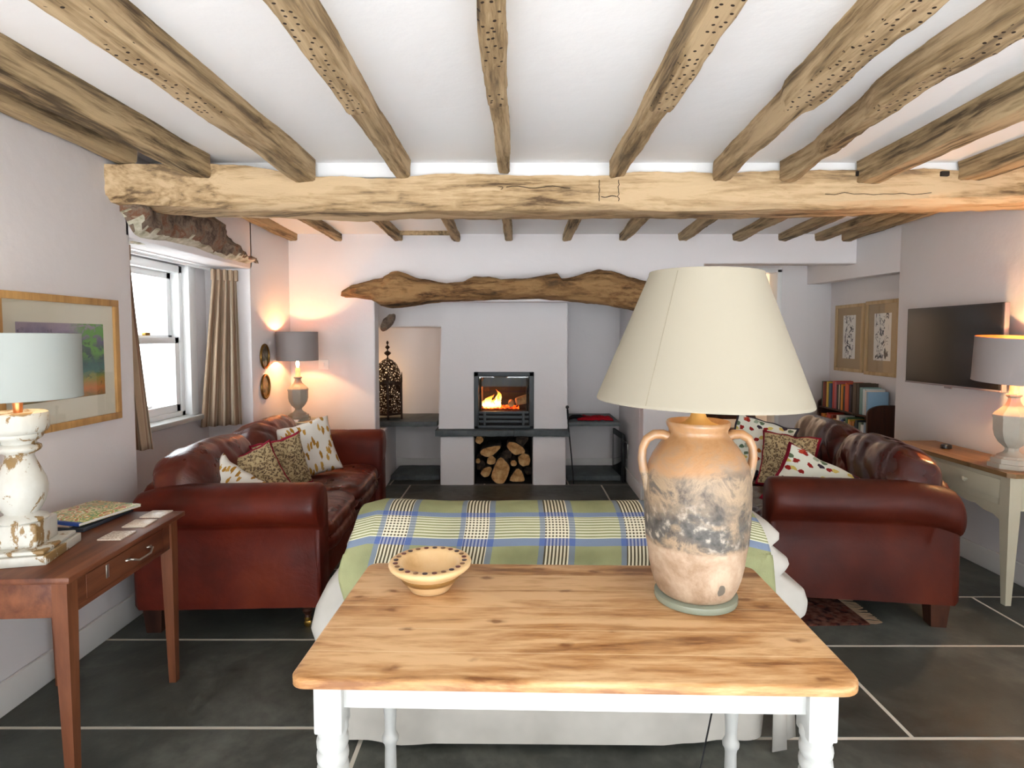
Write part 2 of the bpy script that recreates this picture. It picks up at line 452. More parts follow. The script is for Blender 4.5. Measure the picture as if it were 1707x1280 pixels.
# unseen rear wall behind the camera; its glazed opening is sized for the light
RX0, RX1, RZ0, RZ1 = -1.75, 2.45, .12, 2.18
b = MB()
b.box(-2.5, RX0, -5.25, -5.0, -.02, 2.36); b.box(RX1, 3.4, -5.25, -5.0, -.02, 2.36)
b.box(RX0, RX1, -5.25, -5.0, RZ1, 2.36); b.box(RX0, RX1, -5.25, -5.0, -.02, RZ0)
struct(b.build('wall_rear', M_wall))
b = MB()
for k in range(5):
    x = RX0 + (RX1 - RX0) * k / 4; b.box(x - .035, x + .035, -5.18, -5.12, RZ0, RZ1, .004)
b.box(RX0, RX1, -5.18, -5.12, RZ0, RZ0 + .07); b.box(RX0, RX1, -5.18, -5.12, RZ1 - .06, RZ1)
struct(b.build('window_2', M_upvc))
for nm_, xx in (('window_added_left', -2.15), ('window_added_right', 3.12)):  # unseen side windows, added to let in more light for the ceiling
    b = MB()
    for k in range(4):
        y = -4.2 + 3.6 * k / 3; b.box(xx - .03, xx + .03, y - .035, y + .035, .08, 2.15, .004)
    b.box(xx - .03, xx + .03, -4.2, -.6, .08, .15); b.box(xx - .03, xx + .03, -4.2, -.6, 2.09, 2.15)
    struct(b.build(nm_, M_upvc))
b = MB(); b.box(-40, 40, -40, -5.5, -.4, -.3); b.box(-40, -2.7, -5.5, 40, -.4, -.3); b.box(3.5, 40, -5.5, 40, -.4, -.3)
struct(b.build('ground', fabric('pale_bounce_ground', '#EFEDE6', var='#DEDCD2')))  # unseen outdoor ground, made pale to reflect daylight up at the ceiling

# baseboards: follow the walls
def skirt(name, segs):
    m = MB()
    for x0, x1, y0, y1 in segs: m.box(x0, x1, y0, y1, 0, .125, .006)
    return struct(m.build(name, M_skirt))
skirt('baseboard_left', [(XL, XL + .018, -.6, 2.905), (XL, XL + .018, 4.215, 4.93), (-2.235, -2.217, 2.91, 4.21), (-2.235, XL, 2.91, 2.928), (-2.235, XL, 4.192, 4.21)])
skirt('baseboard_right', [(XR - .018, XR, -.6, 4.37), (3.082, 3.10, 4.375, 5.75)])
skirt('baseboard_back', [(XL, -1.2, YB - .018, YB), (1.09, 1.60, YB - .018, YB), (1.585, 1.603, YB, 5.75), (1.067, 1.085, YB, 6.09), (2.6, 3.1, 5.732, 5.75), (-1.25, 1.07, 6.072, 6.09)])

# sash window in the left wall
w = bpy.data.objects.new('window_1', None); COL.objects.link(w); w.location = (-2.33, (WY0 + WY1) / 2, WZ0); w['kind'] = 'structure'
hw = (WY1 - WY0) / 2; hh = WZ1 - WZ0
b = MB()
b.box(-.06, .06, -hw, -hw + .05, 0, hh, .004); b.box(-.06, .06, hw - .05, hw, 0, hh, .004); b.box(-.06, .06, -hw, hw, hh - .05, hh, .004); b.box(-.06, .06, -hw, hw, 0, .035, .004)
b.box(.02, .108, hw - .014, hw + .07, -.03, hh + .005, .004); b.box(.02, .108, -hw - .07, -hw + .014, -.03, hh + .005, .004)
b.build('window_frame', M_upvc, w)
def sash(z0, z1, x):
    m = MB(); a = hw - .05
    m.box(x - .02, x + .02, -a, -a + .045, z0, z1, .003); m.box(x - .02, x + .02, a - .045, a, z0, z1, .003)
    m.box(x - .02, x + .02, -a, a, z0, z0 + .05, .003); m.box(x - .02, x + .02, -a, a, z1 - .042, z1, .003)
    o = m.build('sash', M_upvc, w)
    g_ = MB(); g_.box(x - .003, x + .003, -a + .04, a - .04, z0 + .04, z1 - .035); g_.build('pane', M_glass, o)
    return o
sash(.035, .535, .03); sash(.50, hh - .05, -.015)
b = MB(); b.box(.015, .04, .10, .15, .545, .565, .004); b.build('sash_catch', M_brass, w)
b = MB(); b.box(.0, .02, -.08, -.02, .085, .10, .003); b.box(.0, .02, .12, .18, .085, .10, .003); b.build('sash_lift', M_upvc, w)
b = MB(); b.box(-.04, .17, -hw - .06, hw + .1, -.032, .004, .008); b.build('window_sill', M_white, w)

# ------------------------------------------------------------------ timbers overhead
def timber(name, mat, axis, s0, s1, step, prof, wob=.006, seed=0, rnd=.012, nz=9):
    """prof(s) -> centre_a, width, z0, z1 ; runs along axis X or Y"""
    rings = []; N = max(2, int((s1 - s0) / step))
    for i in range(N + 1):
        s_ = s0 + (s1 - s0) * i / N
        a, wd_, z0, z1 = prof(s_)
        h = z1 - z0; pts = []
        m = 5
        def side(p, q): return [(p[0] + (q[0] - p[0]) * k / m, p[1] + (q[1] - p[1]) * k / m) for k in range(m)]
        r = rnd
        cs = [(-wd_ / 2 + r, 0), (wd_ / 2 - r, 0), (wd_ / 2, r), (wd_ / 2, h), (-wd_ / 2, h), (-wd_ / 2, r)]
        for k in range(6): pts += side(cs[k], cs[(k + 1) % 6])
        ring = []
        for (pa, pz) in pts:
            n1 = ns(s_ * nz * .35 + seed, pa * 12, pz * 12) * wob * 1.6 + ns(s_ * nz * 2 + seed, pa * 30, pz * 30) * wob * .6
            d = Vector((pa, pz - h / 2)); d = d.normalized() if d.length > 1e-6 else d
            A = a + pa + d.x * n1; Z = z0 + pz + d.y * n1
            ring.append((s_, A, Z) if axis == 'X' else (A, s_, Z))
        rings.append(ring)
    m_ = MB(); m_.loft(rings); return m_
def origin_shift(mb, p):
    mb.v = [(x - p[0], y - p[1], z - p[2]) for x, y, z in mb.v]
    return mb

# the main beam
def prof_main(x):
    yf = interp(x, [(-1.91, 2.75), (-1.7, 2.90), (-1.45, 3.0), (-1.0, 3.04), (2.86, 3.07)])
    z0 = interp(x, [(-1.91, 2.035), (-1.5, 2.055), (-.6, 2.055), (.3, 2.062), (1.2, 2.06), (2.0, 2.085), (2.86, 2.115)])
    z1 = interp(x, [(-1.91, 2.20), (-1.75, 2.235), (-1.45, 2.262), (-1.25, 2.245), (-1.0, 2.225), (-.75, 2.215), (-.45, 2.235), (.3, 2.235), (.8, 2.25), (1.5, 2.26), (2.86, 2.275)])
    return yf + .14, .28, z0, z1 + .012 * ns(x * 4, 3, 1)
mb = timber('beam', None, 'X', -1.91, 2.86, .03, prof_main, .012, 3, .03)
bm_o = origin_shift(mb, (.475, 3.2, 2.06)).build('main_beam', M_beam, loc=(.475, 3.2, 2.06))
tag(bm_o, 'thick rough-hewn timber beam crossing the whole ceiling from wall to wall', 'beam')
kn = MB(); random.seed(4)
def arc_crack(cx, cz, pts, r=.0035):
    kn.tube([(cx + a, 3.048 + .0, cz + c_) for a, c_ in pts], r, 6)
bmc = MB()
# dark mortice pockets cut in its top edge
for x in (1.45, 1.78, 2.22, 2.66):
    bmc.box(x - .022, x + .022, 3.052, 3.075, 2.232, 2.258, .004)
M_pocket = G('old_peg_hole_dark_wood', '#241A12', .9).m
origin_shift(bmc, (.475, 3.2, 2.06)).build('mortice_pocket', M_pocket, bm_o)
kb = MB()
for (cx, cz, rx, rz) in ((-.1, 2.165, .05, .022),):
    ang = [2 * pi * k / 14 for k in range(15)]
    kb.tube([(cx + rx * .6 * cos(a) * (1 + .25 * sin(3 * a)), 3.038 + .006, cz + rz * .6 * sin(a) * (1 + .3 * cos(2 * a))) for a in ang], .0022, 5)
kb.tube([(-.05 + .03 * k, 3.042, 2.172 + .006 * sin(k)) for k in range(12)], .002, 5)
kb.tube([(.43 + .006 * ns(k * .9, 1, 1), 3.046, 2.21 - .012 * k) for k in range(10)], .0018, 5); kb.tube([(.53 + .008 * ns(k * .8, 5, 1), 3.046, 2.21 - .012 * k) for k in range(10)], .0018, 5); kb.tube([(.44 + .01 * k, 3.046, 2.125 - .004 * sin(k * .8)) for k in range(9)], .0022, 5); kb.tube([(1.6 + .05 * k, 3.052, 2.14 + .012 * ns(k * .7, 3, 3)) for k in range(12)], .0015, 5)
origin_shift(kb, (.475, 3.2, 2.06)).build('knot_cracks', M_pocket, bm_o)

ORD = ['first', 'second', 'third', 'fourth', 'fifth', 'sixth', 'seventh', 'eighth', 'ninth', 'tenth', 'eleventh', 'twelfth']
near = [ # x at beam, x near (Y=1.4), width, height, holed, irregularity
    (-1.85, -1.87, .085, .085, 0, .5), (-1.58, -1.60, .11, .115, 0, .6), (-1.084, -1.10, .105, .115, 1, .8), (-.582, -.573, .085, .10, 1, .7),
    (-.062, -.060, .072, .085, 1, 1.2), (.526, .521, .085, .095, 1, .8), (1.06, .975, .10, .10, 1, 1.6), (1.40, 1.30, .085, .10, 1, 2.6),
    (1.83, 1.79, .125, .115, 0, 1.0), (2.36, 2.40, .12, .10, 0, .8)]
near_l = ['hugging the left wall, no nail holes', 'second from the left wall, dark and thick', 'third from the left wall, edged with nail holes', 'fourth from the left wall, pegged near the camera',
          'thin and wavy, straight in front of the chimney breast', 'pegged, just right of the thin wavy one', 'seventh from the left wall, notched and rough edged', 'crooked like a branch, waisted in the middle',
          'wide and smooth, second from the right wall', 'nearest to the right wall']
for i, (xb, xn, wd_, hh_, holed, irr) in enumerate(near):
    def pj(y, xb=xb, xn=xn, wd_=wd_, hh_=hh_, irr=irr, i=i):
        t = (y - 1.4) / 1.65
        x = xn + (xb - xn) * t + irr * .010 * ns(y * 1.3 + i * 7, 2, 2)
        w_ = wd_ * (1 + .10 * irr * ns(y * 2.2 + i * 5, 9, 1))
        if i == 7: w_ = wd_ * interp(y, [(1.5, 1.25), (2.1, 1.1), (2.25, .75), (2.6, .95), (2.75, .6), (3.05, .9)]); x += .012 * sin(y * 5)
        if i == 6: w_ = wd_ * interp(y, [(1.9, 1.15), (2.12, 1.1), (2.18, .7), (2.5, .85), (2.55, .72), (3.05, .75)])
        if i in (3, 4, 5) and y > 2.17: w_ *= .94
        zb = CZ - hh_ + .012 * irr * ns(y * 1.7 + i * 3, 5, 5) + (.012 if (i in (3, 4, 5) and y > 2.17) else 0)
        if i == 0: w_ = wd_
        return x, w_, zb, CZ + .04
    y0 = -5.0; y1 = interp(xb, [(-1.91, 2.78), (-1.6, 2.93), (-1.2, 3.02), (3, 3.06)]) + .02
    m_ = timber('joist', None, 'Y', y0, y1, .035, pj, .004 + .003 * irr, i * 11.3, .010)
    if i in (0, 9): pass
    p0 = (xb, .1, CZ - hh_)
    o = m_.build('ceiling_joist', M_joist_n if holed else M_joist)
    tag(o, 'ceiling joist before the big beam, ' + near_l[i], 'ceiling joist', 'ceiling joists in front of the main beam')
far = [(-1.865, .07, 'hugging the left wall'), (-1.491, .07, 'second from the left wall'), (-.985, .07, 'above the left end of the driftwood lintel'), (-.495, .06, 'fourth from the left wall'), (-.061, .065, 'in line with the stove'),
       (.43, .075, 'above the right side of the chimney breast'), (.90, .075, 'seventh from the left wall'), (1.40, .08, 'eighth from the left wall, above the cream shade'), (1.86, .085, 'ninth from the left wall'), (2.24, .08, 'fourth from the right wall'), (2.55, .08, 'third from the right wall'), (2.78, .09, 'nearest the right wall')]
for i, (xf, wd_, txt) in enumerate(far):
    ye = 4.93
    def pj(y, xf=xf, wd_=wd_, i=i, ye=ye):
        return xf - .03 * (ye - y) * (.6 if xf > 1 else .2) + .01 * ns(y * 2 + i * 4, 1, 1), wd_ * (1 + .12 * ns(y * 3 + i, 4, 4)), interp(y, [(3.3, 2.235), (4.93, 2.205)]), 2.34
    m_ = timber('joist', None, 'Y', 3.3, ye + .01, .04, pj, .006, 50 + i * 7.7, .010)
    o = m_.build('ceiling_joist', M_joist)
    tag(o, 'short joist behind the big beam, ' + txt, 'ceiling joist', 'ceiling joists behind the main beam')
b = MB(); b.box(-.98, -.5, 4.80, 4.83, 2.235, 2.27, .004)
tag(b.build('wood_batten', M_joist), 'thin wooden batten bridging two far joists above the lintel', 'batten')

# driftwood lintel over the inglenook
TT = [(-1.44, 1.775), (-1.34, 1.832), (-1.09, 1.89), (-1.04, 1.93), (-.968, 1.945), (-.88, 1.91), (-.795, 1.881), (-.572, 1.847), (-.44, 1.86), (-.348, 1.896), (-.22, 1.895), (-.124, 1.875), (.099, 1.89), (.25, 1.915), (.34, 1.935), (.373, 1.885), (.472, 1.896), (.60, 1.94), (.695, 1.97), (.844, 1.931), (1.0, 1.88), (1.12, 1.84), (1.24, 1.77)]
BB = [(-1.44, 1.735), (-1.35, 1.728), (-1.194, 1.715), (-1.12, 1.665), (-1.046, 1.645), (-.90, 1.655), (-.797, 1.669), (-.62, 1.70), (-.299, 1.708), (.199, 1.722), (.45, 1.70), (.697, 1.673), (.996, 1.624), (1.12, 1.63), (1.24, 1.70)]
rings = []
for i in range(200):
    x = -1.44 + 2.68 * i / 199
    zt, zb = interp(x, TT), interp(x, BB); t = min((x + 1.44) / .15, (1.24 - x) / .1, 1.0)
    dep = .09 + .09 * max(0, t) ** .5; ring = []
    for k in range(44):
        a = 2 * pi * k / 44; ca, sa = cos(a), sin(a)
        y = 4.90 + dep * (-abs(ca) ** .7 if ca < 0 else .6 * abs(ca) ** .7)
        z = (zt + zb) / 2 + (zt - zb) / 2 * (abs(sa) ** .75) * (1 if sa > 0 else -1)
        d = .026 * fbm((x * 4, y * 10, z * 16), 5) + .014 * ns(x * 4, z * 50, y * 40)
        ring.append((x, y - d * (1 if ca < 0 else 0), z + d * .35 * sa))
    rings.append(ring)
m_ = MB(); m_.loft(rings)
tag(origin_shift(m_, (-.1, 4.9, 1.65)).build('driftwood_lintel', M_lintel, loc=(-.1, 4.9, 1.65), ang=60), 'gnarled driftwood-like timber lintel over the wide inglenook opening', 'lintel')

# stone lintel over the window recess
M_rock = G('rough_granite', '#6E5D50', .9)
v_ = M_rock.co(); n_ = M_rock.noise(v_, 9, 8, .7, .3)
M_rock.set('Base Color', M_rock.ramp(n_, [(.32, '#2E2824'), (.43, '#5E4C40'), (.52, '#82705F'), (.6, '#7A4E34'), (.7, '#A39480')])); M_rock.bump(n_, .8, .02); M_rock = M_rock.m
M_rockp = G('pale_split_granite', '#C7BFA9', .9); n_ = M_rockp.noise(M_rockp.co(), 16, 6)
M_rockp.set('Base Color', M_rockp.ramp(n_, [(.35, '#8A8168'), (.5, '#C2BAA2'), (.7, '#E0DACA')])); M_rockp.bump(n_, .8, .02); M_rockp = M_rockp.m
ST = [(2.78, 2.03), (2.85, 2.12), (3.2, 2.17), (3.64, 2.175), (3.725, 2.15), (3.79, 2.11), (3.87, 2.05), (3.97, 2.01), (4.17, 1.985), (4.22, 1.95)]
SB = [(2.78, 1.98), (2.88, 1.905), (3.0, 1.885), (3.25, 1.91), (3.70, 1.90), (4.0, 1.905), (4.15, 1.90), (4.22, 1.92)]
rings = []
for i in range(90):
    y = 2.84 + 1.39 * i / 89; zt, zb = interp(y, ST), interp(y, SB); ring = []
    e_ = min(1, max(.12, (y - 2.84) / .10) ** .6, (4.23 - y) / .05 + .15); zm = (zt + zb) / 2; zt, zb = zm + (zt - zm) * e_, zm + (zb - zm) * e_
    for k in range(26):
        a = 2 * pi * k / 26; ca, sa = cos(a), sin(a)
        x = -1.98 + .14 * ca * (1 if ca > 0 else .8); z = (zt + zb) / 2 + (zt - zb) / 2 * abs(sa) ** .6 * (1 if sa > 0 else -1)
        d = .040 * fbm((x * 7, y * 6, z * 8), 5)
        if sa < 0: z += max(0, ca) * .020 * (1 + ns(y * 3, 1, 1))
        ring.append((x + d * ca, y, z + d * .4))
    rings.append(ring)
m_ = MB(); m_.loft(rings)
for i, f in enumerate(m_.f):
    q = [m_.v[k] for k in f]
    if len(q) == 4:
        nrm = (Vector(q[1]) - Vector(q[0])).cross(Vector(q[2]) - Vector(q[1])); zc = sum(p[2] for p in q) / 4; yc = sum(p[1] for p in q) / 4; xc = sum(p[0] for p in q) / 4
        if nrm.length > 0 and abs(nrm.normalized().z) > .72 and zc < (interp(yc, ST) + interp(yc, SB)) / 2 and xc > -1.99: m_.mi[i] = 1
tag(origin_shift(m_, (-1.95, 3.5, 1.9)).build('stone_lintel', [M_rock, M_rockp], loc=(-1.95, 3.5, 1.9), ang=50), 'rough brown stone lintel bedded over the deep window recess', 'lintel')
m_ = MB()
rings = []
for i in range(14):
    t = i / 13; cx = -1.175 + .11 * t; cz = 1.48 + .11 * t; rr = .05 * sin(pi * (t * .85 + .12)) ** .6
    rings.append([(cx + .5 * rr * cos(a), 5.13 + rr * .9 * cos(a + .5), cz + rr * sin(a) + .01 * ns(a * 3, t * 5, 2)) for a in [2 * pi * k / 14 for k in range(14)]])
m_.loft(rings)
tag(origin_shift(m_, (-1.13, 5.12, 1.5)).build('stone_corbel', M_rock, loc=(-1.13, 5.12, 1.5)), 'small brown stone jutting from the inglenook jamb above the lantern', 'corbel')

# ------------------------------------------------------------------ chimney breast, hearth and inglenook
CX0, CX1 = -.70, .480
SX0, SX1, SZ0, SZ1 = -.397, .170, .535, 1.072
b = MB()
def cb(x0, x1, y0, y1, z0, z1, bv=.012): b.box(x0, x1, y0, y1, z0, z1, bv)
fy = 5.50
b.prism([(CX0 - .035, .53), (SX0, .53), (SX0, 2.32), (CX0 + .02, 2.32)], fy, 6.12, 'Y')
b.prism([(SX1, .53), (CX1 + .01, .53), (CX1, 2.32), (SX1, 2.32)], fy, 6.12, 'Y')
b.box(SX0, SX1, fy, 6.12, SZ1, 2.32)
b.box(SX0, SX1, 5.95, 6.12, .45, 1.2)
cb(CX0 - .02, SX0, 5.465, 6.12, -.02, .462, .02)
cb(.158, CX1 - .005, 5.465, 6.12, -.02, .462, .02)
b.box(SX0 - .02, .18, 5.93, 6.12, -.02, .5)
struct(b.build('wall_chimney', M_wall))
# slate shelf of the fireplace: three riven slabs
def slab(name, x0, x1, y0, y1, z0, z1, label, seed=0, front_wob=.012):
    m = MB(); rings = []
    N = 24
    for i in range(N + 1):
        x = x0 + (x1 - x0) * i / N
        yf = y0 + front_wob * ns(x * 9 + seed, 1, 1); zt = z1 + .003 * ns(x * 6 + seed, 4, 1); zb = z0 + .006 * ns(x * 11 + seed, 7, 1)
        rings.append([(x, yf, zb + .006), (x, yf - .004, (zt + zb) / 2), (x, yf, zt - .004), (x, yf + .006, zt), (x, y1, zt), (x, y1, zb)])
    m.loft(rings)
    c = ((x0 + x1) / 2, (y0 + y1) / 2, z0)
    return tag(origin_shift(m, c).build(name, M_slateshelf, loc=c), label, 'slate slab')
slab('slate_shelf', CX0 - .055, -.02, 5.40, 5.62, .468, .530, 'left half of the grey slate hearth shelf under the stove', 1)
slab('slate_shelf', -.016, CX1 + .02, 5.40, 5.62, .468, .530, 'right half of the grey slate hearth shelf under the stove', 5)
slab('slate_ledge', -1.60, CX0 - .05, 5.50, 6.08, .545, .600, 'dark slate ledge left of the chimney breast, carrying the lantern', 9, .02)
slab('slate_ledge', CX1 + .02, .985, 5.46, 6.08, .555, .600, 'grey slate ledge right of the chimney breast, carrying a red cloth', 13, .02)
slab('slate_step', -1.22, CX0 - .05, 5.62, 6.06, 0, .055, 'low dark slate step on the floor below the lantern ledge', 17)
slab('slate_step', CX1 + .02, 1.05, 5.60, 6.06, 0, .055, 'low dark slate step on the floor behind the leaning stove door', 21)

b = MB(); b.box(SX0 - .012, SX0 + .004, 5.50, 5.93, .0, .458); b.box(.150, .166, 5.50, 5.93, .0, .458); b.box(SX0, .16, 5.915, 5.932, 0, .465); b.box(SX0, .16, 5.50, 5.93, .455, .466); b.box(SX0, .16, 5.50, 5.93, 0, .004)
struct(b.build('trim_3', G('dark_store_lining', '#1E1815', .95).m))  # panels added to make the wood store's inside near-black
# inset stove
M_stove = G('charcoal_cast_iron', '#43484B', .5, .3); M_stove.bump(M_stove.noise(M_stove.co(), 60, 3), .15, .002); M_stove = M_stove.m
M_soot = G('sooty_firebrick', '#1C1512', .95).m
st = thing('inset_stove', 'grey cast iron inset wood stove burning in the chimney breast', 'stove', (-.1135, fy, SZ0))
w2 = (SX1 - SX0) / 2; hh = SZ1 - SZ0
b = MB()
for bx in ((-w2, -w2 + .046, 0, hh), (w2 - .046, w2, 0, hh)): b.box(bx[0], bx[1], -.022, .02, bx[2], bx[3], .006)
b.box(-w2, w2, -.022, .02, hh - .044, hh, .006); b.box(-w2, w2, -.022, .02, 0, .03, .006)
b.build('stove_frame', M_stove, st)
b = MB()
b.box(-w2 + .05, -w2 + .07, .02, .4, .03, hh - .04); b.box(w2 - .07, w2 - .05, .02, .4, .03, hh - .04); b.box(-w2 + .05, w2 - .05, .38, .40, .03, hh - .04)
b.box(-w2 + .05, w2 - .05, .02, .4, hh - .05, hh - .04); b.box(-w2 + .05, w2 - .05, .02, .4, .13, .15)
b.build('firebox', M_soot, st)
b = MB()
poly = [(-w2 + .05, hh - .044)] + [(-w2 + .05 + (2 * w2 - .1) * k / 12, hh - .135 + .055 * max(0, sin(pi * min(1, (k) / 4.5) / 2)) * (1 if k < 5 else 1)) for k in range(0, 1)]
b.prism([(-w2 + .055, .395), (w2 - .055, .395), (w2 - .055, .475), (w2 - .12, .492), (-w2 + .12, .492), (-w2 + .09, .47), (-w2 + .065, .43)], .03, .07, 'Y')
b.build('baffle', M_stove, st)
b = MB()
for z in (.150, .108, .066): b.box(-w2 + .046, w2 - .046, -.014, .01, z - .014, z + .014, .004)
for x in (-w2 + .10, w2 - .10): b.box(x - .012, x + .012, -.018, .008, .03, .165, .003)
b.build('air_grate', M_stove, st)
b = MB(); b.box(-w2 + .046, w2 - .046, .018, .024, .03, .16); b.build('ash_door', M_soot, st)
b = MB(); b.box(-w2 + .05, w2 - .05, .004, .008, .165, hh - .04); b.build('stove_glass', M_glass, st)
M_ember = G('glowing_embers', '#20100A', .9); n_ = M_ember.noise(M_ember.co(), 30, 4)
M_ember.set('Emission Color', M_ember.ramp(n_, [(.4, '#000000'), (.5, '#C02C06'), (.65, '#FF7A1E')])); M_ember.set('Emission Strength', 3.0); M_ember = M_ember.m
b = MB(); b.grid(30, 12, lambda u, v: (-w2 + .06 + u * (2 * w2 - .2), .06 + v * .25, .155 + .035 * abs(ns(u * 8, v * 5, 3)) + .02))
b.build('ember_bed', M_ember, st)
def flame_mat():
    g = G('open_flame', (0, 0, 0, 1)); z = g.sep(g.co('Generated'))[2]
    g.set('Emission Color', g.ramp(z, [(0, '#FFC24A'), (.35, '#FFE9A0'), (.7, '#FFB03A'), (1, '#FF5A12')])); g.set('Emission Strength', g.math('SUBTRACT', 5.0, g.math('MULTIPLY', z, 3.0))); return g.m
M_flame = flame_mat()
def flame(cx, cy, z0, h, r, lean, seed):
    m = MB(); rings = []
    for i in range(22):
        t = i / 21; rr = r * (sin(pi * min(1, t * .9 + .16)) ** .8) * (1 - .35 * t) + .001
        ox = lean * t * t + .020 * sin(t * 7 + seed) * t; oz = z0 + h * t
        rings.append([(cx + ox + rr * cos(a) * (1 + .35 * sin(3 * a + seed + t * 6)), cy + .5 * rr * sin(a), oz + .3 * rr * sin(2 * a + seed)) for a in [2 * pi * k / 14 for k in range(14)]])
    m.loft(rings); return m
for cx, cy, h, r, ln, sd in ((-.145, .10, .13, .040, .03, 1), (-.185, .12, .09, .026, -.01, 2), (-.115, .09, .10, .022, .02, 8), (-.055, .12, .175, .030, -.015, 3), (-.075, .11, .13, .022, .05, 5)):
    flame(cx, cy, .185, h, r, ln, sd).build('flame', M_flame, st)
lamp('fire_glow', (-.20, 5.62, .80), 9, (1.0, .30, .08), .03)
lamp('fire_glow', (-.28, 5.60, .90), 2.5, (1.0, .22, .05), .03)

# firewood: bark + pale end grain
M_bark = G('log_bark', '#3B2F26', .95); n_ = M_bark.noise(M_bark.co(scale=(1, .3, 1)), 25, 6); M_bark.set('Base Color', M_bark.ramp(n_, [(.35, '#1E1713'), (.6, '#4A3C30'), (.75, '#6B5A47')])); M_bark.bump(n_, .8, .01); M_bark = M_bark.m
def endm():
    g = G('sawn_log_end', '#BE935C', .85); v = g.co(); n = g.noise(v, 14, 5, .65)
    g.set('Base Color', g.ramp(n, [(.34, '#7B5733'), (.48, '#B3854F'), (.66, '#D3AD78')])); g.bump(n, .4, .004); return g.m
M_end = endm()
def zpt(zx, zy, Y=5.52):
    px, py = 700 + zx / 4.742, 600 + zy / 4.742
    return ((px - 860) * Y / 970 * 1.003, 1.4 - (py - 562) * Y / 970)
def rnd(cx, cy, r, n=14, q=1): return [(cx + r * cos(2 * pi * k / n) * (1 + .12 * sin(2 * k + cx)), cy + r * q * sin(2 * pi * k / n) * (1 + .1 * sin(3 * k + cy))) for k in range(n)]
logs = [(rnd(467, 640, 33), 'small round log end in the top left corner of the wood store', .02),
    ([(465, 745), (490, 708), (560, 690), (640, 678), (638, 700), (600, 742), (560, 770), (510, 775)], 'pale pointed split log in the upper left of the wood store', .0),
    ([(522, 822), (538, 775), (570, 765), (602, 792), (596, 835), (550, 845)], 'small pale log left of the store centre, under the pointed split', .03),
    ([(680, 690), (700, 648), (760, 658), (826, 702), (835, 745), (785, 752), (745, 762)], 'largest pale split log in the upper right of the store', .0),
    (rnd(827, 800, 54), 'round cut log at the right side of the store, ring shaped end', .02),
    (rnd(741, 824, 26), 'tiny round branch end in the middle of the store', .0),
    ([(552, 930), (604, 800), (636, 764), (672, 790), (712, 840), (708, 885), (668, 985), (604, 988)], 'big leaning log at the bottom centre, showing grey bark side', -.03),
    ([(470, 912), (500, 865), (552, 853), (572, 872), (545, 935), (505, 945)], 'pale log at the bottom left, tucked behind the leaning one', .02),
    ([(690, 975), (765, 858), (806, 878), (832, 962), (815, 974)], 'brown triangular split log at the bottom right', .0),
    (rnd(455, 815, 21), 'small branch end against the left side of the store', .05),
    (rnd(806, 640, 50), 'dark barky log in the top right corner of the store', .05),
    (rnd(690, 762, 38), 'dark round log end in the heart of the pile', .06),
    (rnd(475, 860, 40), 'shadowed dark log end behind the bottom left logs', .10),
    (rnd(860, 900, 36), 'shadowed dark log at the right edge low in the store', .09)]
for i, (poly, lab, dy) in enumerate(logs):
    P2 = [zpt(*p) for p in poly]; cx = sum(p[0] for p in P2) / len(P2); cz = sum(p[1] for p in P2) / len(P2)
    sm = []
    for k in range(len(P2)):
        a, c_ = P2[k], P2[(k + 1) % len(P2)]
        sm += [a, ((a[0] * 2 + c_[0]) / 3, (a[1] * 2 + c_[1]) / 3), ((a[0] + 2 * c_[0]) / 3, (a[1] + 2 * c_[1]) / 3)]
    n = len(sm); sm = [((sm[k - 1][0] + 2 * sm[k][0] + sm[(k + 1) % n][0]) / 4, (sm[k - 1][1] + 2 * sm[k][1] + sm[(k + 1) % n][1]) / 4) for k in range(n)]
    m = MB(); y0 = 5.515 + dy; rings = []
    for j, y in enumerate((y0, y0 + .003, y0 + .12, y0 + .26, y0 + .32)):
        s_ = (.96, 1, 1 + .04 * sin(i), .97, .9)[j]
        rings.append([((x - cx) * s_ + .004 * ns(x * 40, y * 9, z * 40), y - y0, max((z - cz) * s_ + .004 * ns(x * 30, y * 9, z * 30), .003 - cz)) for x, z in sm])
    m.loft(rings); 
    for q in range(len(m.f)):
        if len(m.f[q]) > 4: m.mi[q] = 1
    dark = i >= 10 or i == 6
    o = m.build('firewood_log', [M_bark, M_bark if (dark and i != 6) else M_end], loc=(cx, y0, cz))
    tag(o, lab, 'log', 'logs stacked in the wood store')
lg = MB()
rings = [[(x, .03 * cos(a) * s_, .036 * sin(a) * s_) for a in [2 * pi * k / 12 for k in range(12)]] for x, s_ in ((-.09, .9), (-.08, 1.1), (0, 1.25), (.08, 1.15), (.09, 1.0))]
lg.loft(rings)
tag(lg.build('burning_log', [M_end], loc=(.085, 5.60, .80), rot=(0, R(-12), R(20))), 'pale log not yet alight, at the right inside the stove', 'log')
lg = MB(); lg.loft([[(.03 * cos(a) * s_, y, .03 * sin(a) * s_) for a in [2 * pi * k / 12 for k in range(12)]] for y, s_ in ((0, .9), (.01, 1), (.15, 1))])
tag(lg.build('burning_log', [M_end], loc=(-.045, 5.56, .76)), 'round log end below the flames inside the stove', 'log')

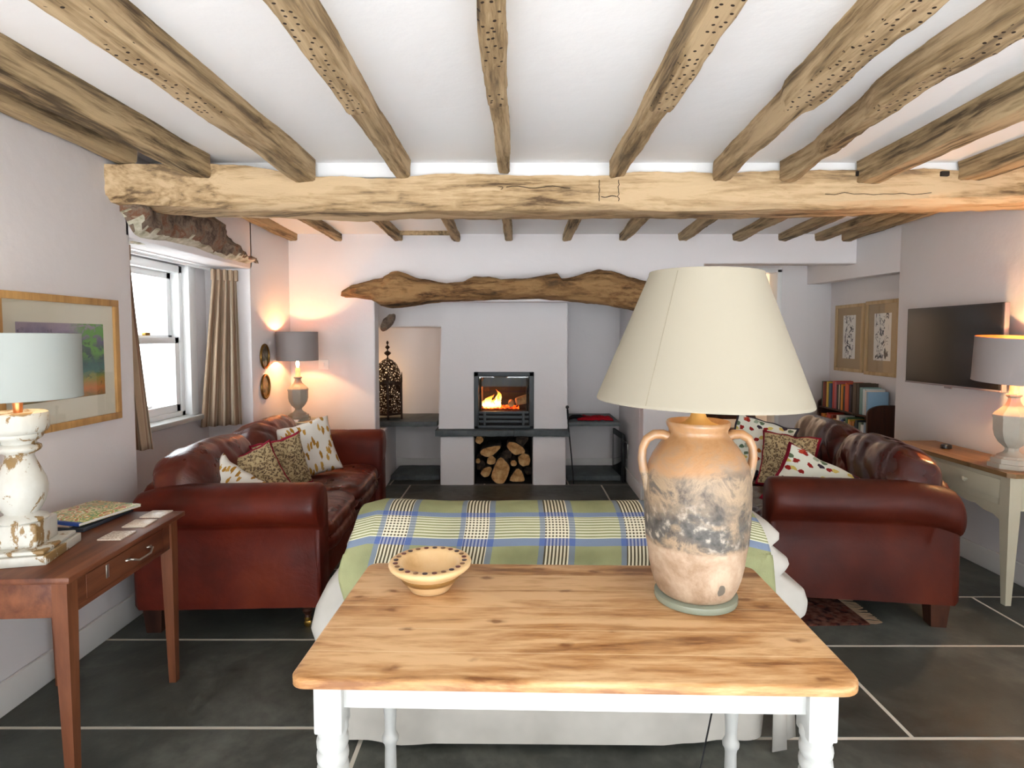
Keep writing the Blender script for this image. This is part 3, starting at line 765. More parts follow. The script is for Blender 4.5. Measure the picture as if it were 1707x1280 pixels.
# pierced metal lantern
def pierced(name, scale):
    g = G(name, '#3B2A1F', .5, .7); v = g.co()
    d = g.voro(v, scale, 'DISTANCE_TO_EDGE'); hole = g.math('GREATER_THAN', d, .16)
    t = g.n('ShaderNodeBsdfTransparent'); mx = g.n('ShaderNodeMixShader', None, _0=hole)
    g.t.links.new(g.b.outputs[0], mx.inputs[1]); g.t.links.new(t.outputs[0], mx.inputs[2]); g.t.links.new(mx.outputs[0], g.t.nodes['Material Output'].inputs[0]); return g.m
M_pierce = pierced('pierced_rusty_metal', 42)
M_rust = G('rusty_dark_metal', '#382820', .55, .6).m
ln = thing('moroccan_lantern', 'tall pierced dark metal lantern with dome and finial on the slate ledge', 'lantern', (-1.262, 5.72, .601), R(12))
b = MB()
hexa = lambda r, a0=pi / 6: [(r * cos(a0 + pi / 3 * k), r * sin(a0 + pi / 3 * k)) for k in range(6)]
for z in (.05, .345): b.prism(hexa(.155), z - .008, z + .012)
for (x, y) in hexa(.150): b.box(x - .009, x + .009, y - .009, y + .009, .0, .37, .002)
b.build('frame', M_rust, ln)
b = MB(); vs = hexa(.146)
for k in range(6):
    a, c_ = vs[k], vs[(k + 1) % 6]; b.add([(a[0], a[1], .055), (c_[0], c_[1], .055), (c_[0], c_[1], .34), (a[0], a[1], .34)], [[0, 1, 2, 3]])
b.build('pierced_panel', M_pierce, ln, flat=True)
b = MB(); b.lathe([(.135, .357), (.132, .40), (.118, .47), (.085, .54), (.045, .575), (.012, .59)], 24); b.build('dome', M_pierce, ln)
b = MB(); b.lathe([(.014, .585), (.006, .60), (.006, .615), (.030, .635), (.034, .642), (.030, .65), (.006, .668), (.006, .68), (.020, .695), (.024, .70), (.018, .708), (.005, .72), (.005, .728), (.013, .742), (.010, .755), (.002, .765)], 16); b.build('finial', M_rust, ln)
for (x, y) in hexa(.150):
    b = MB(); b.tube([(x, y, .36), (x * 1.02, y * 1.02, .40), (x * 1.05, y * 1.05, .455)], [.012, .009, .001], 6); b.build('spike', M_rust, ln)
lamp('niche_uplight', (-1.45, 5.90, .95), 3.0, (1.0, .62, .30), .04)

# things on and under the right ledge
b = MB()
b.grid(30, 20, lambda u, v: (.08 + u * .34 - .21, v * .20 - .1, .012 + .022 * abs(ns(u * 5, v * 4, 2)) + .018 * abs(sin(u * 9 + v * 3)) * min(1, 6 * min(u, 1 - u, v, 1 - v))))
o = b.build('red_cloth', fabric('red_woven_cloth', '#B01420', var='#7E0C16'), loc=(.72, 5.62, .601)); md = o.modifiers.new('s', 'SOLIDIFY'); md.thickness = .012; md.offset = -1
tag(o, 'crumpled bright red cloth lying on the right slate ledge', 'cloth')
b = MB(); b.tube([(0, 0, 0), (.05, .03, .02), (.12, .02, .022), (.17, .03, .01)], [.012, .02, .02, .012], 10)
tag(b.build('black_glove', fabric('black_leather_glove', '#1B1718'), loc=(.50, 5.57, .612)), 'small black crumpled glove beside the red cloth', 'glove')
b = MB(); b.tube([(.478, 5.38, .742), (.487, 5.39, .60), (.52, 5.42, .30), (.548, 5.45, .012)], .006, 8)
pk = tag(origin_shift(b, (.548, 5.45, 0)).build('poker', M_iron, loc=(.548, 5.45, 0)), 'thin black fire poker leaning against the slate shelf end', 'poker')
b = MB(); b.lathe([(.004, -.02), (.015, -.008), (.017, .0), (.012, .012), (.003, .016)], 14, (.477 - .548, 5.38 - 5.45, .752)); b.tube([(.479 - .548, 5.38 - 5.45, .73), (.485 - .548, 5.388 - 5.45, .64)], .009, 8); b.build('handle', M_black, pk)
dr = thing('stove_door', 'black glazed stove door standing upright against the right inglenook wall', 'stove door', (1.02, 5.74, .0), R(4))
b = MB(); b.box(-.012, .012, -.20, .20, .0, .47, .006); b.build('door_panel', M_iron, dr)
b = MB(); b.box(-.0135, -.011, -.16, .16, .05, .42, .002); b.build('door_glass', G('dark_stove_glass', '#101113', .08).m, dr)
b = MB(); b.tube([(.0, -.20, .40), (.015, -.24, .40), (.02, -.275, .385), (.02, -.28, .30), (.015, -.275, .255)], .008, 8); b.build('handle', M_steel, dr)

# ------------------------------------------------------------------ sofas
def wrinkle(amp, sx=5, sy=5, sz=5, seed=0):
    def f(q, nn):
        a = NZ.fractal(Vector((q.x * sx + seed, q.y * sy, q.z * sz)), .7, 2.2, 3)
        c_ = 1 - abs(NZ.noise(Vector((q.x * sx * 1.7 + seed * 2, q.y * sy * 1.7, q.z * sz * 1.7 + 4)))) * 2
        return amp * (a * .7 - .5 * max(0, c_ - .6))
    return f
def leather_sofa(name, label, loc, rz, mats, seeds=0, near=-1):
    """front is +x, length along y"""
    s = thing(name, label, 'sofa', loc, rz)
    M_body, M_cush = mats
    b = MB(); b.box(-.40, .385, -.83, .83, .125, .33, .02); b.build('seat_frame', M_body, s)
    b = MB(); b.M = Matrix.Translation((-.33, 0, .42)) @ Matrix.Rotation(R(-5), 4, 'Y'); b.puffy(.17, 1.62, .60, p=8, n=14); b.build('back_frame', M_body, s)
    for sg in (-1, 1):
        prof = [(.0, .13), (.0, .30), (.0, .50)]
        for k in range(17):
            a = R(180 - k * (180 + 62) / 16); prof.append((.105 + .105 * cos(a), .605 + .105 * sin(a)))
        prof += [(.150, .50), (.153, .40), (.157, .28), (.160, .13), (.10, .125), (.05, .125)]
        rings = []
        xs = [-.425, -.42, -.40] + [-.38 + .79 * k / 26 for k in range(27)] + [.425, .433, .436]
        for x in xs:
            e = 1 - .16 * max(0, (x - .415) / .021) ** 2 - .2 * max(0, (-.40 - x) / .025) ** 1.5
            drop = .045 * max(0, (-.22 - x) / .2) ** 1.6
            cx, cz = .085, .40; ring = []
            for (o_, z) in prof:
                oo = cx + (o_ - cx) * e; zz = cz + (z - cz) * (1 - (1 - e) * .35)
                if z > .5: zz -= drop
                dd = .0035 * ns(x * 5 + seeds, oo * 8, zz * 4) + (.0025 * ns(x * 16, oo * 9, zz * 5 + seeds) if z < .5 else 0)
                seam = .004 * math.exp(-((x - .16) / .008) ** 2) + .004 * math.exp(-((x + .13) / .008) ** 2)
                ring.append((x, sg * (.70 + oo + dd - (seam if oo > .12 else 0)), zz - (seam if z > .66 else 0)))
            rings.append(ring)
        b = MB(); b.loft(rings); b.build('arm', M_body, s, ang=60)
        b = MB(); b.box(.405, .437, sg * .705, sg * .855, .13, .50, .012)
        b.build('arm_facing', M_body, s)
    for k in (-1, 1):
        def dsp(q, nn, k=k):
            base = wrinkle(.014, 4, 6, 5, seeds + k * 3)(q, nn) + .003 * sin(q.y * 60 + 6 * NZ.noise(Vector((q.x * 5, q.y * 5, k)))) * max(0, NZ.noise(Vector((q.x * 4, q.y * 4, 2))) + .3)
            seam = -.010 * math.exp(-((q.z - .0) / .012) ** 2) if nn.x > .5 else 0
            return base + seam
        b = MB(); b.puffy(.68, .715, .20, c=(.095, k * .352, .385), p=5.5, n=34, disp=dsp); o = b.build('seat_cushion', M_cush, s, ang=80)
        p_ = MB(); pts = [(.435 + .003 * sin(j), k * .352 + (j / 24 - .5) * .64, .398 + .003 * sin(j * 1.7)) for j in range(25)]; p_.tube(pts, .004, 6); p_.build('piping', M_body, o)
        def dsp2(q, nn, k=k):
            w_ = wrinkle(.016, 3, 4, 3, seeds + 10 + k * 5)(q, nn)
            ph = q.y * 34 + q.z * 26 + 5 * NZ.noise(Vector((q.y * 5, q.z * 5, k + seeds)))
            fan = -.012 * ((1 - abs(sin(ph * .5))) ** 3 - .15) * (.35 + .65 * min(1, max(0, .5 + NZ.noise(Vector((q.y * 4, q.z * 4, 9 + k + seeds))))))
            return w_ + fan
        b = MB(); b.M = Matrix.Translation((-.245, k * .375 + near * (.05 if k == near else -.0), .625)) @ Matrix.Rotation(R(-17), 4, 'Y')
        b.puffy(.28, .80, .46, p=3.4, n=34, disp=dsp2); b.build('back_cushion', M_cush, s, ang=80)
    for (x, y) in ((-.36, -.78), (-.36, .78)):
        b = MB(); b.loft([[(x + a * w_, y + c_ * w_, z) for a, c_ in ((-1, -1), (1, -1), (1, 1), (-1, 1))] for z, w_ in ((0, .034), (.05, .038), (.13, .044))]); b.build('leg', M_darkwood, s)
    for (x, y) in ((.35, -.78), (.35, .78)):
        b = MB(); b.lathe([(.012, .045), (.016, .05), (.014, .06), (.024, .075), (.027, .085), (.02, .095), (.028, .105), (.032, .118), (.032, .13)], 18, (x, y, 0)); o = b.build('leg', M_darkwood, s)
        b = MB(); b.lathe([(.014, .03), (.017, .04), (.015, .052)], 14, (x, y, 0)); b.M = Matrix.Translation((x, y, .017)) @ Matrix.Rotation(R(90), 4, 'X'); b.lathe([(.013, -.008), (.017, -.006), (.017, .006), (.013, .008)], 16); b.build('caster', M_brass, o)
    return s
leather_sofa('leather_sofa', 'chestnut leather sofa under the window with rolled arms and creased cushions', (-1.392, 3.52, 0), R(2.5), (M_lthL, M_lthLc), 0)
leather_sofa('leather_sofa', 'dark oxblood leather sofa in front of the bookcase, back cushions shiny', (1.80, 3.60, 0), R(172), (M_lthR, M_lthRc), 31, 1)

# scatter cushions
def blotch_mat(name, ground, colours, scale, thr, stretch=(1, 1, 1), rot=0, dist=0):
    g = G(name, ground, .85, spec=.1); v = g.co('UV', scale=stretch, rot=(0, 0, rot))
    vd = g.n('ShaderNodeTexVoronoi', {'voronoi_dimensions': '2D'},  Vector=v, Scale=scale, Randomness=.85)
    nz = g.math('MULTIPLY', g.math('SUBTRACT', g.noise(v, scale * 2.5, 3), .5), .7)
    d = g.math('ADD', vd.outputs['Distance'], nz)
    k = g.ramp(d, [(thr, 1.0), (thr + .03, 0.0)])
    sel = g.sep(vd.outputs['Color'])[0]
    stops = [(i / len(colours), c) for i, c in enumerate(colours)]
    c = g.ramp(sel, stops, 'CONSTANT') if len(colours) > 1 else None
    g.set('Base Color', g.mix(k, ground, c if c is not None else colours[0]))
    g.bump(g.noise(g.co(), 250, 2), .15, .001)
    return g.m
M_giraffe = blotch_mat('ochre_animal_print_linen', '#E4E0D6', ['#B98A3A', '#A87A30', '#C49A4C'], 4.2, .25, (2.5, .9, 1), .5)
M_veg = blotch_mat('kitchen_garden_print_cotton', '#D9DACB', ['#8E2420', '#B4702C', '#5E6F55', '#CBB562', '#3A2E38', '#A8402A', '#9AA690'], 6.5, .26, (1, 1.3, 1), .3)
def leopard_mat():
    g = G('leopard_weave', '#A99468', .8); v = g.co('UV')
    d = g.voro(g.n('ShaderNodeVectorMath', {'operation': 'ADD'}, _0=v, _1=g.n('ShaderNodeVectorMath', {'operation': 'SCALE'}, _0=g.n('ShaderNodeTexNoise', None, Vector=v, Scale=9, Detail=2).outputs[1], Scale=.16).outputs[0]).outputs[0], 22, 'F1')
    g.set('Base Color', g.ramp(d, [(.16, '#A8905C'), (.24, '#4A3728'), (.40, '#5A4632'), (.50, '#A8916A'), (.8, '#B9A67E')])); g.bump(d, .4, .004); return g.m
M_leo = leopard_mat()
M_red = fabric('crimson_velvet', '#9C2038', var='#7A1528')
M_slatecloth = fabric('dark_grey_cotton', '#3A3A46')
def pillow(label, pos, w_, h_, t_, yaw, lean, roll, front, back, seed, group):
    mb = MB()
    def surf(sg):
        def f(u, v):
            a, c_ = 2 * u - 1, 2 * v - 1
            x = w_ / 2 * a * (1 - .10 * (1 - a * a) * 0 - .09 * (1 - c_ * c_)); z = h_ / 2 * c_ * (1 - .09 * (1 - a * a))
            th = t_ / 2 * (max(0, (1 - a ** 4) * (1 - c_ ** 4))) ** .55
            th *= 1 + .22 * ns(a * 2 + seed, c_ * 2, sg * 2)
            z += .010 * ns(a * 2.5 + seed, c_ * 2, 7)
            return (x + .006 * ns(c_ * 3 + seed, a, 5), -sg * th, z)
        return f
    mb.mat = 0; mb.grid(26, 26, surf(1)); mb.mat = 1; mb.grid(26, 26, surf(-1), flip=True)
    for q in range(26 * 26):
        i_, j_ = q % 26, q // 26
        if min(i_, j_, 25 - i_, 25 - j_) < 1 and back is not front: mb.mi[q] = 1
    o = mb.build('scatter_cushion', [front, back], ang=70)
    bm = bmesh.new(); bm.from_mesh(o.data); bmesh.ops.remove_doubles(bm, verts=bm.verts[:], dist=.0008); bm.to_mesh(o.data); bm.free()
    o.matrix_world = Matrix.Translation(pos) @ Matrix.Rotation(yaw, 4, 'Z') @ Matrix.Rotation(lean, 4, 'X') @ Matrix.Rotation(roll, 4, 'Y')
    return tag(o, label, 'cushion', group)
GL, GR = 'scatter cushions on the chestnut sofa', 'scatter cushions on the oxblood sofa'
pillow('white cushion with ochre animal print, low behind the near arm of the chestnut sofa', (-1.47, 2.93, .60), .30, .30, .11, R(20), R(-18), R(38), M_giraffe, M_giraffe, 1, GL)
pillow('leopard-weave cushion with crimson edge, leaning in front of its twin', (-1.43, 3.15, .625), .33, .33, .13, R(30), R(-20), R(-22), M_leo, M_red, 2, GL)
pillow('leopard-weave cushion with crimson edge, upright between its twin and the large white one', (-1.40, 3.44, .64), .33, .33, .12, R(48), R(-14), R(-8), M_leo, M_red, 3, GL)
pillow('large white cushion with ochre animal print, upright by the far arm', (-1.385, 3.83, .655), .38, .38, .14, R(30), R(-16), R(-12), M_giraffe, M_giraffe, 4, GL)
pillow('cushion printed with vegetables, upright beside the jar handle', (1.625, 3.86, .665), .40, .40, .14, R(-22), R(-18), R(16), M_veg, M_slatecloth, 5, GR)
pillow('small leopard-weave cushion between two vegetable-printed ones', (1.70, 3.60, .625), .34, .36, .13, R(-30), R(-18), R(4), M_leo, M_red, 6, GR)
pillow('vegetable-printed cushion slumped low behind the near arm of the oxblood sofa', (1.62, 3.10, .575), .46, .38, .13, R(-14), R(-30), R(28), M_veg, M_red, 7, GR)

# slipcovered sofa seen from behind
sf = thing('slipcovered_sofa', 'white slipcovered sofa seen from behind, standing beyond the pine table', 'sofa', (.16, 2.15, 0))
XRt = [(0, .70), (.28, .74), (.36, .81), (.405, .835), (.43, .868), (.47, .875), (.51, .862), (.545, .812), (.565, .775), (.585, .80), (.61, .812), (.635, .79), (.655, .725), (.675, .775), (.70, .785), (.74, .745), (.76, .66)]
XRt = [(z, x) for z, x in XRt]
XLt = [(0, -.80), (.2, -.82), (.38, -.885), (.45, -.87), (.53, -.83), (.58, -.79), (.62, -.75), (.66, -.765), (.70, -.75), (.735, -.735), (.76, -.66)]
zs = [.018 + .585 * k / 50 for k in range(51)] + [.62, .64, .665, .685, .702, .718, .732, .744, .752, .757, .760]
rings = []
for z in zs:
    xr, xl = interp(z, XRt), interp(z, XLt)
    if z < .585: yf, yb = -.235 + .05 * z / .6, .18
    else:
        t = (z - .585) / .175; t = min(1, t); q = 1 - math.sqrt(max(0, 1 - t * t)); yf = -.185 + .13 * q; yb = .18 - .13 * q
    ring = []; n = 120
    for k in range(n):
        a = 2 * pi * k / n; ca, sa = cos(a), sin(a); pw = .22
        ex = abs(ca) ** pw * (1 if ca > 0 else -1); ey = abs(sa) ** pw * (1 if sa > 0 else -1)
        x = (xr + xl) / 2 + (xr - xl) / 2 * ex; y = (yf + yb) / 2 + (yb - yf) / 2 * ey
        fl = max(0, (.50 - z) / .5)
        y += (.012 * sin(x * 16 + 2 * ns(x * 3, 0, 0)) + .010 * ns(x * 8, z * 3, 1)) * fl * (1 if ey < 0 else 0) + .004 * ns(x * 9, z * 9, 2)
        zz = z
        if z < .03: zz = z + .010 * ns(x * 2, 1, 1) + (.0 if x > -.3 else .0)
        ring.append((x, y, zz))
    rings.append(ring)
b = MB(); b.loft(rings); b.build('back_cover', M_linen, sf, ang=75)
b = MB(); b.box(-.70, .74, .15, .80, .02, .30, .02); b.build('skirt', M_linen, sf)
b = MB(); b.puffy(1.20, .60, .20, c=(.02, .47, .38), p=5, n=14, disp=wrinkle(.01)); b.build('seat_cushion', M_linen, sf)
for sg, xx in ((-1, -.66), (1, .70)):
    b = MB(); b.puffy(.18, .72, .52, c=(xx, .44, .28), p=7, n=14, disp=wrinkle(.008)); b.build('arm', M_linen, sf)
b = MB(); b.add([(.705, -.262, .30), (.742, -.25, .30), (.752, -.262, .015), (.700, -.268, .010)], [[0, 1, 2, 3]]); b.add([(.745, -.235, .30), (.785, -.205, .30), (.800, -.215, .03), (.757, -.235, .03)], [[0, 1, 2, 3]])
o = b.build('kick_pleat', M_linen, sf); md = o.modifiers.new('s', 'SOLIDIFY'); md.thickness = .004

# checked wool throw over its back
def plaid():
    g = G('green_blue_check_wool', '#8C9464', .95, spec=.05); sp = g.sep(g.co('UV')); u, v = sp[0], sp[1]
    uu = g.math('ADD', u, g.math('MULTIPLY', g.math('SUBTRACT', g.noise(g.co(), 3, 2), .5), .002))
    U = g.math('FRACT', g.math('DIVIDE', g.math('ADD', uu, .0), .282))
    inside = lambda q, a, c_: g.math('MULTIPLY', g.math('GREATER_THAN', q, a), g.math('LESS_THAN', q, c_))
    chk = inside(U, .40, .70); bl = g.math('MAXIMUM', inside(U, .335, .40), inside(U, .70, .775))
    V = g.math('FRACT', g.math('DIVIDE', v, .50))
    hb = g.math('MAXIMUM', inside(V, .625, .675), inside(V, .845, .89)); hs = inside(V, .675, .845)
    col = g.ramp(g.noise(g.co(), 6, 3), [(.3, '#828462'), (.7, '#9C9D74')])
    fs = g.math('LESS_THAN', g.math('FRACT', g.math('MULTIPLY', u, 82)), .5)
    fh = g.math('LESS_THAN', g.math('FRACT', g.math('MULTIPLY', v, 95)), .45)
    col = g.mix(g.math('MULTIPLY', hs, g.math('MULTIPLY', fh, .85)), col, '#DCD9BE')
    col = g.mix(g.math('MULTIPLY', hb, .85), col, '#7281A0')
    chc = g.mix(fs, '#4B4033', '#D8CFB4')
    col = g.mix(g.math('MULTIPLY', chk, .9), col, chc)
    col = g.mix(g.math('MULTIPLY', g.math('MULTIPLY', chk, hs), g.math('MULTIPLY', fh, .9)), col, '#E5DFC8')
    col = g.mix(g.math('MULTIPLY', g.math('MULTIPLY', chk, hb), .6), col, '#5268A4')
    col = g.mix(g.math('MULTIPLY', bl, .6), col, '#66759A')
    col = g.mix(g.math('MULTIPLY', g.math('MULTIPLY', bl, hb), .9), col, '#56699E')
    g.set('Base Color', col); g.bump(g.noise(g.co(), 180, 3), .5, .003); return g.m
prof = [(-.222, .37)] + [(-.208, .47), (-.196, .55), (-.192, .585)]
for k in range(1, 13):
    a = pi * k / 13; prof.append((-.0025 - .196 * cos(a), .590 + .182 * sin(a) ** .9))
prof += [(.192, .58), (.196, .52)]
cum = [0]
for p0, p1 in zip(prof, prof[1:]): cum.append(cum[-1] + math.dist(p0, p1))
def thr(u, v):
    s_ = v * cum[-1]; i = 0
    while i < len(cum) - 2 and cum[i + 1] < s_: i += 1
    t = (s_ - cum[i]) / (cum[i + 1] - cum[i]); y = prof[i][0] + (prof[i + 1][0] - prof[i][0]) * t; z = prof[i][1] + (prof[i + 1][1] - prof[i][1]) * t
    xl = -.745 + .03 * ns(z * 6, 1, 2); xr = .705 + .035 * (v < .5) * (1 - v * 2) + .01 * ns(z * 7, 4, 4)
    x = xl + (xr - xl) * u
    z += .012 * ns(x * 2.2, 3, 1) * (1 if z > .66 else .3) - .018 * max(0, (abs(2 * u - 1) - .9) / .1) * (1 if z > .65 else .1); y += -.006 * abs(ns(x * 6, z * 4, 9)) - .004
    return (x, y, z + .005)
b = MB(); b.grid(120, 60, thr)
uvn = []
for f in b.uv: uvn.append([(q[0] * 1.45, (q[1] - .0) * cum[-1]) for q in f])
b.uv = uvn
o = b.build('plaid_throw', plaid(), loc=(.16, 2.15, 0), ang=80); md = o.modifiers.new('s', 'SOLIDIFY'); md.thickness = .007; md.offset = 1
tag(o, 'green and blue checked wool throw draped over the white sofa back', 'throw')

# rug
def rugm():
    g = G('dark_red_patterned_rug', '#3C1C18', .95, spec=.05); v = g.co()
    d = g.voro(v, 14, 'F1'); n = g.noise(v, 30, 4)
    g.set('Base Color', g.mix(g.ramp(n, [(.4, 0.0), (.6, .6)]), g.ramp(d, [(.2, '#51241D'), (.4, '#221418'), (.6, '#432019')]), '#6A4A3C')); g.bump(n, .5, .004); return g.m
rg = thing('patterned_rug', 'dark red patterned rug with pale fringe poking out beside the oxblood sofa', 'rug', (.50, 3.42, 0), R(2))
b = MB(); b.box(-1.20, 1.20, -.70, .82, .0, .009, .003); b.build('rug_pile', rugm(), rg)
b = MB(); random.seed(8)
for k in range(110):
    y = -.69 + 1.5 * k / 109; b.tube([(1.195, y, .007), (1.235, y + random.uniform(-.006, .006), .005), (1.275, y + random.uniform(-.014, .014), .003)], .0025, 4)
o = b.build('fringe', fabric('pale_rug_fringe', '#8F7761'), rg); o['kind'] = 'stuff'

# ------------------------------------------------------------------ pine table with white legs
def rrect(w_, d_, rs, n=6):
    """rounded rectangle, radii for corners in order -x-y, +x-y, +x+y, -x+y"""
    pts = []
    for (sx, sy, a0), r in zip(((-1, -1, pi), (1, -1, 1.5 * pi), (1, 1, 0), (-1, 1, .5 * pi)), rs):
        cx, cy = sx * (w_ / 2 - r), sy * (d_ / 2 - r)
        pts += [(cx + r * cos(a0 + pi / 2 * k / n), cy + r * sin(a0 + pi / 2 * k / n)) for k in range(n + 1)]
    return pts
TZ = .69
tb = thing('pine_table', 'pine plank table with white painted turned legs in the foreground', 'table', (.128, 1.477, 0), R(-1.4))
pts = rrect(1.195, .63, (.035, .05, .03, .03))
b = MB(); rings = []
for s_, z in ((-.006, TZ - .026), (0, TZ - .022), (.0, TZ - .006), (-.003, TZ - .002), (-.008, TZ)):
    rings.append([(x * (1 + s_ / .58), y * (1 + s_ / .31), z) for x, y in pts])
b.loft(rings); b.build('tabletop', M_top, tb)
b = MB(); ax, ay = .530, .262
for sy in (-1, 1): b.box(-ax + .02, ax - .02, sy * ay - .010, sy * ay + .010, TZ - .090, TZ - .026, .003)
for sx in (-1, 1): b.box(sx * ax - .010, sx * ax + .010, -ay + .02, ay - .02, TZ - .090, TZ - .026, .003)
b.build('apron', M_white, tb)
LP = [(.031, .115), (.034, .105), (.034, .098), (.029, .094)]
def turned(n=24):
    return [(.016, 0), (.019, .01), (.0185, .05), (.017, .13), (.019, .143), (.0245, .152), (.0255, .162), (.022, .170), (.0175, .178), (.0170, .20), (.0195, .24), (.0235, .29), (.0275, .34), (.0300, .385), (.0305, .42), (.0285, .437), (.0285, .440), (.0335, .446), (.0345, .455), (.0335, .464), (.029, .469), (.029, .472), (.0335, .478), (.0345, .487), (.0335, .496), (.029, .501), (.029, .504), (.0335, .510), (.0345, .519), (.0335, .527), (.030, .532), (.030, .535), (.034, .545), (.034, .562), (.031, .570)]
for sx in (-1, 1):
    for sy in (-1, 1):
        b = MB(); b.lathe(turned(), 24, (sx * (ax - .006), sy * (ay - .006), 0))
        h_ = .031; cx, cy = sx * (ax - .006), sy * (ay - .006); b.box(cx - h_, cx + h_, cy - h_, cy + h_, .548, TZ - .026, .005); b.build('leg', M_white, tb)

# inlaid bowl
bw = thing('wooden_bowl', 'pale turned wooden bowl with dark inlaid dots around its rim', 'bowl', (-.242, 1.612, TZ))
b = MB(); b.lathe([(.050, 0), (.055, .002), (.060, .010), (.072, .028), (.088, .048), (.106, .062), (.114, .070), (.116, .076), (.113, .081), (.106, .0825), (.084, .0815), (.079, .078), (.070, .055), (.050, .028), (.02, .018), (.001, .017)], 56, cap=True); b.build('bowl_body', M_bowl, bw, ang=60)
b = MB(); b.lathe([(.0745, .0292), (.0765, .0300), (.0900, .0478), (.0880, .0485)], 56, cap=False); b.build('dark_band', wood('olive_wood_band', '#B08A52', '#9B743F', '#6B4A25', 'X', 8, .3), bw)
b = MB()
for k in range(24):
    a = 2 * pi * k / 24; b.mat = (k * 7) % 3; rr = .0965
    b.lathe([(.0072, .0815), (.0072, .0835), (.006, .084)], 10, (rr * cos(a), rr * sin(a), 0))
b.build('inlay_dots', [G('dark_inlay', '#3A2A2E', .3).m, G('plum_inlay', '#6B3A34', .3).m, G('brown_inlay', '#7E5A3E', .3).m], bw)

# jar lamp
def jar_mat():
    g = G('weathered_olive_jar_clay', '#C8A985', .55); v = g.co(); z = g.sep(v)[2]
    n = g.noise(v, 9, 7, .7, .4); n2 = g.noise(v, 40, 4)
    up = g.ramp(n, [(.35, '#9C7048'), (.5, '#AA7F57'), (.65, '#988069')])
    mid = g.ramp(n, [(.36, '#4C4239'), (.45, '#7E6D5B'), (.53, '#9E866B'), (.60, '#5F554B')])
    low = g.ramp(n, [(.38, '#94795F'), (.5, '#AA9078'), (.62, '#BAA48C')])
    zz = g.math('ADD', z, g.math('MULTIPLY', g.math('SUBTRACT', g.noise(v, 5, 4), .5), .14))
    c = g.mix(g.ramp(zz, [(.355, 0.0), (.375, 1.0)]), mid, up)
    band = g.math('MULTIPLY', g.ramp(zz, [(.165, 0.0), (.175, 1.0)]), g.ramp(zz, [(.225, 1.0), (.30, 0.0)]))
    c = g.mix(g.math('MULTIPLY', band, g.ramp(g.noise(v, 7, 5, .6, .5), [(.40, 0.0), (.50, 1.0)])), c, g.ramp(n2, [(.35, '#3A3733'), (.55, '#5A5650'), (.72, '#BDB0A0')]))
    z2 = g.math('ADD', z, g.math('MULTIPLY', g.math('SUBTRACT', g.noise(v, 12, 3), .5), .02))
    c = g.mix(g.ramp(z2, [(.163, 1.0), (.170, 0.0)]), c, low)
    # small dark chip
    vx = g.sep(v); d = g.math('ADD', g.math('POWER', g.math('DIVIDE', g.math('SUBTRACT', vx[0], .030), .010), 2.0), g.math('POWER', g.math('DIVIDE', g.math('SUBTRACT', vx[2], .068), .017), 2.0))
    d = g.math('MAXIMUM', d, g.math('MULTIPLY', g.math('GREATER_THAN', vx[1], 0), 9.0)); d = g.math('ADD', d, g.math('MULTIPLY', g.math('SUBTRACT', n2, .5), 2.5))
    c = g.mix(g.ramp(d, [(.8, 1.0), (1.1, 0.0)]), c, '#6B6358')
    g.set('Base Color', c); g.set('Roughness', g.ramp(z, [(.30, .62), (.40, .30)])); g.bump(n, .5, .006); g.bump(n2, .3, .002); return g.m
M_jar = jar_mat()
jl = thing('jar_lamp', 'big clay jar table lamp with handles under a cream cone shade', 'table lamp', (.490, 1.555, TZ))
b = MB(); b.lathe([(.100, 0), (.109, .002), (.111, .010), (.109, .018), (.100, .021)], 48, cap=True); gm = G('thick_clear_glass_base', '#B9BFA9', .06, .0); gm.set('Transmission Weight', .45); b.build('glass_base', gm.m, jl)
b = MB()
JP = [(.092, .021), (.101, .028), (.110, .045), (.118, .070), (.124, .10), (.129, .14), (.133, .160), (.1345, .168), (.1355, .18), (.138, .22), (.1395, .27), (.1395, .31), (.137, .34), (.130, .37), (.119, .395), (.104, .418), (.090, .435), (.080, .447), (.076, .456), (.077, .464), (.0825, .474), (.084, .482), (.081, .486), (.076, .482), (.070, .47), (.06, .465)]
b.lathe(JP, 64, wob=lambda a, z: 1 + .012 * ns(cos(a) * 2, sin(a) * 2, z * 9) + .004 * ns(cos(a) * 6, sin(a) * 6, z * 30)); b.build('jar', M_jar, jl, ang=60)
for sg in (-1, 1):
    pth = [(sg * .074, 0, .440), (sg * .095, 0, .449), (sg * .118, 0, .449), (sg * .137, 0, .437), (sg * .148, 0, .413), (sg * .150, 0, .385), (sg * .145, 0, .355), (sg * .136, 0, .325), (sg * .131, 0, .30)]
    sm = []
    for i in range(len(pth) - 1):
        for k in range(3): sm.append([pth[i][q] + (pth[i + 1][q] - pth[i][q]) * k / 3 for q in range(3)])
    sm.append(pth[-1]); b = MB(); b.tube(sm, [.011 + .003 * abs(2 * i / len(sm) - 1) for i in range(len(sm))], 12); b.build('handle', M_jar, jl, ang=70)
b = MB(); b.lathe([(.074, .470), (.060, .474), (.035, .483), (.022, .496), (.015, .515), (.012, .53), (.012, .56)], 32); b.build('neck_cover', G('ochre_fabric_cover', '#C9974F', .7).m, jl)
b = MB(); b.lathe([(.010, .56), (.017, .565), (.017, .60), (.008, .605)], 16); b.build('bulb_holder', M_brass, jl)
b = MB(); b.lathe([(.010, .605), (.016, .615), (.027, .645), (.029, .665), (.024, .685), (.010, .70)], 18); b.build('bulb', M_bulb, jl)
b = MB(); N = 72
out = [(.276, .538), (.277, .542), (.2755, .547), (.1475, .872), (.1475, .876), (.146, .880)]; inn = [(.1445, .877), (.1455, .872), (.2725, .548), (.273, .539)]
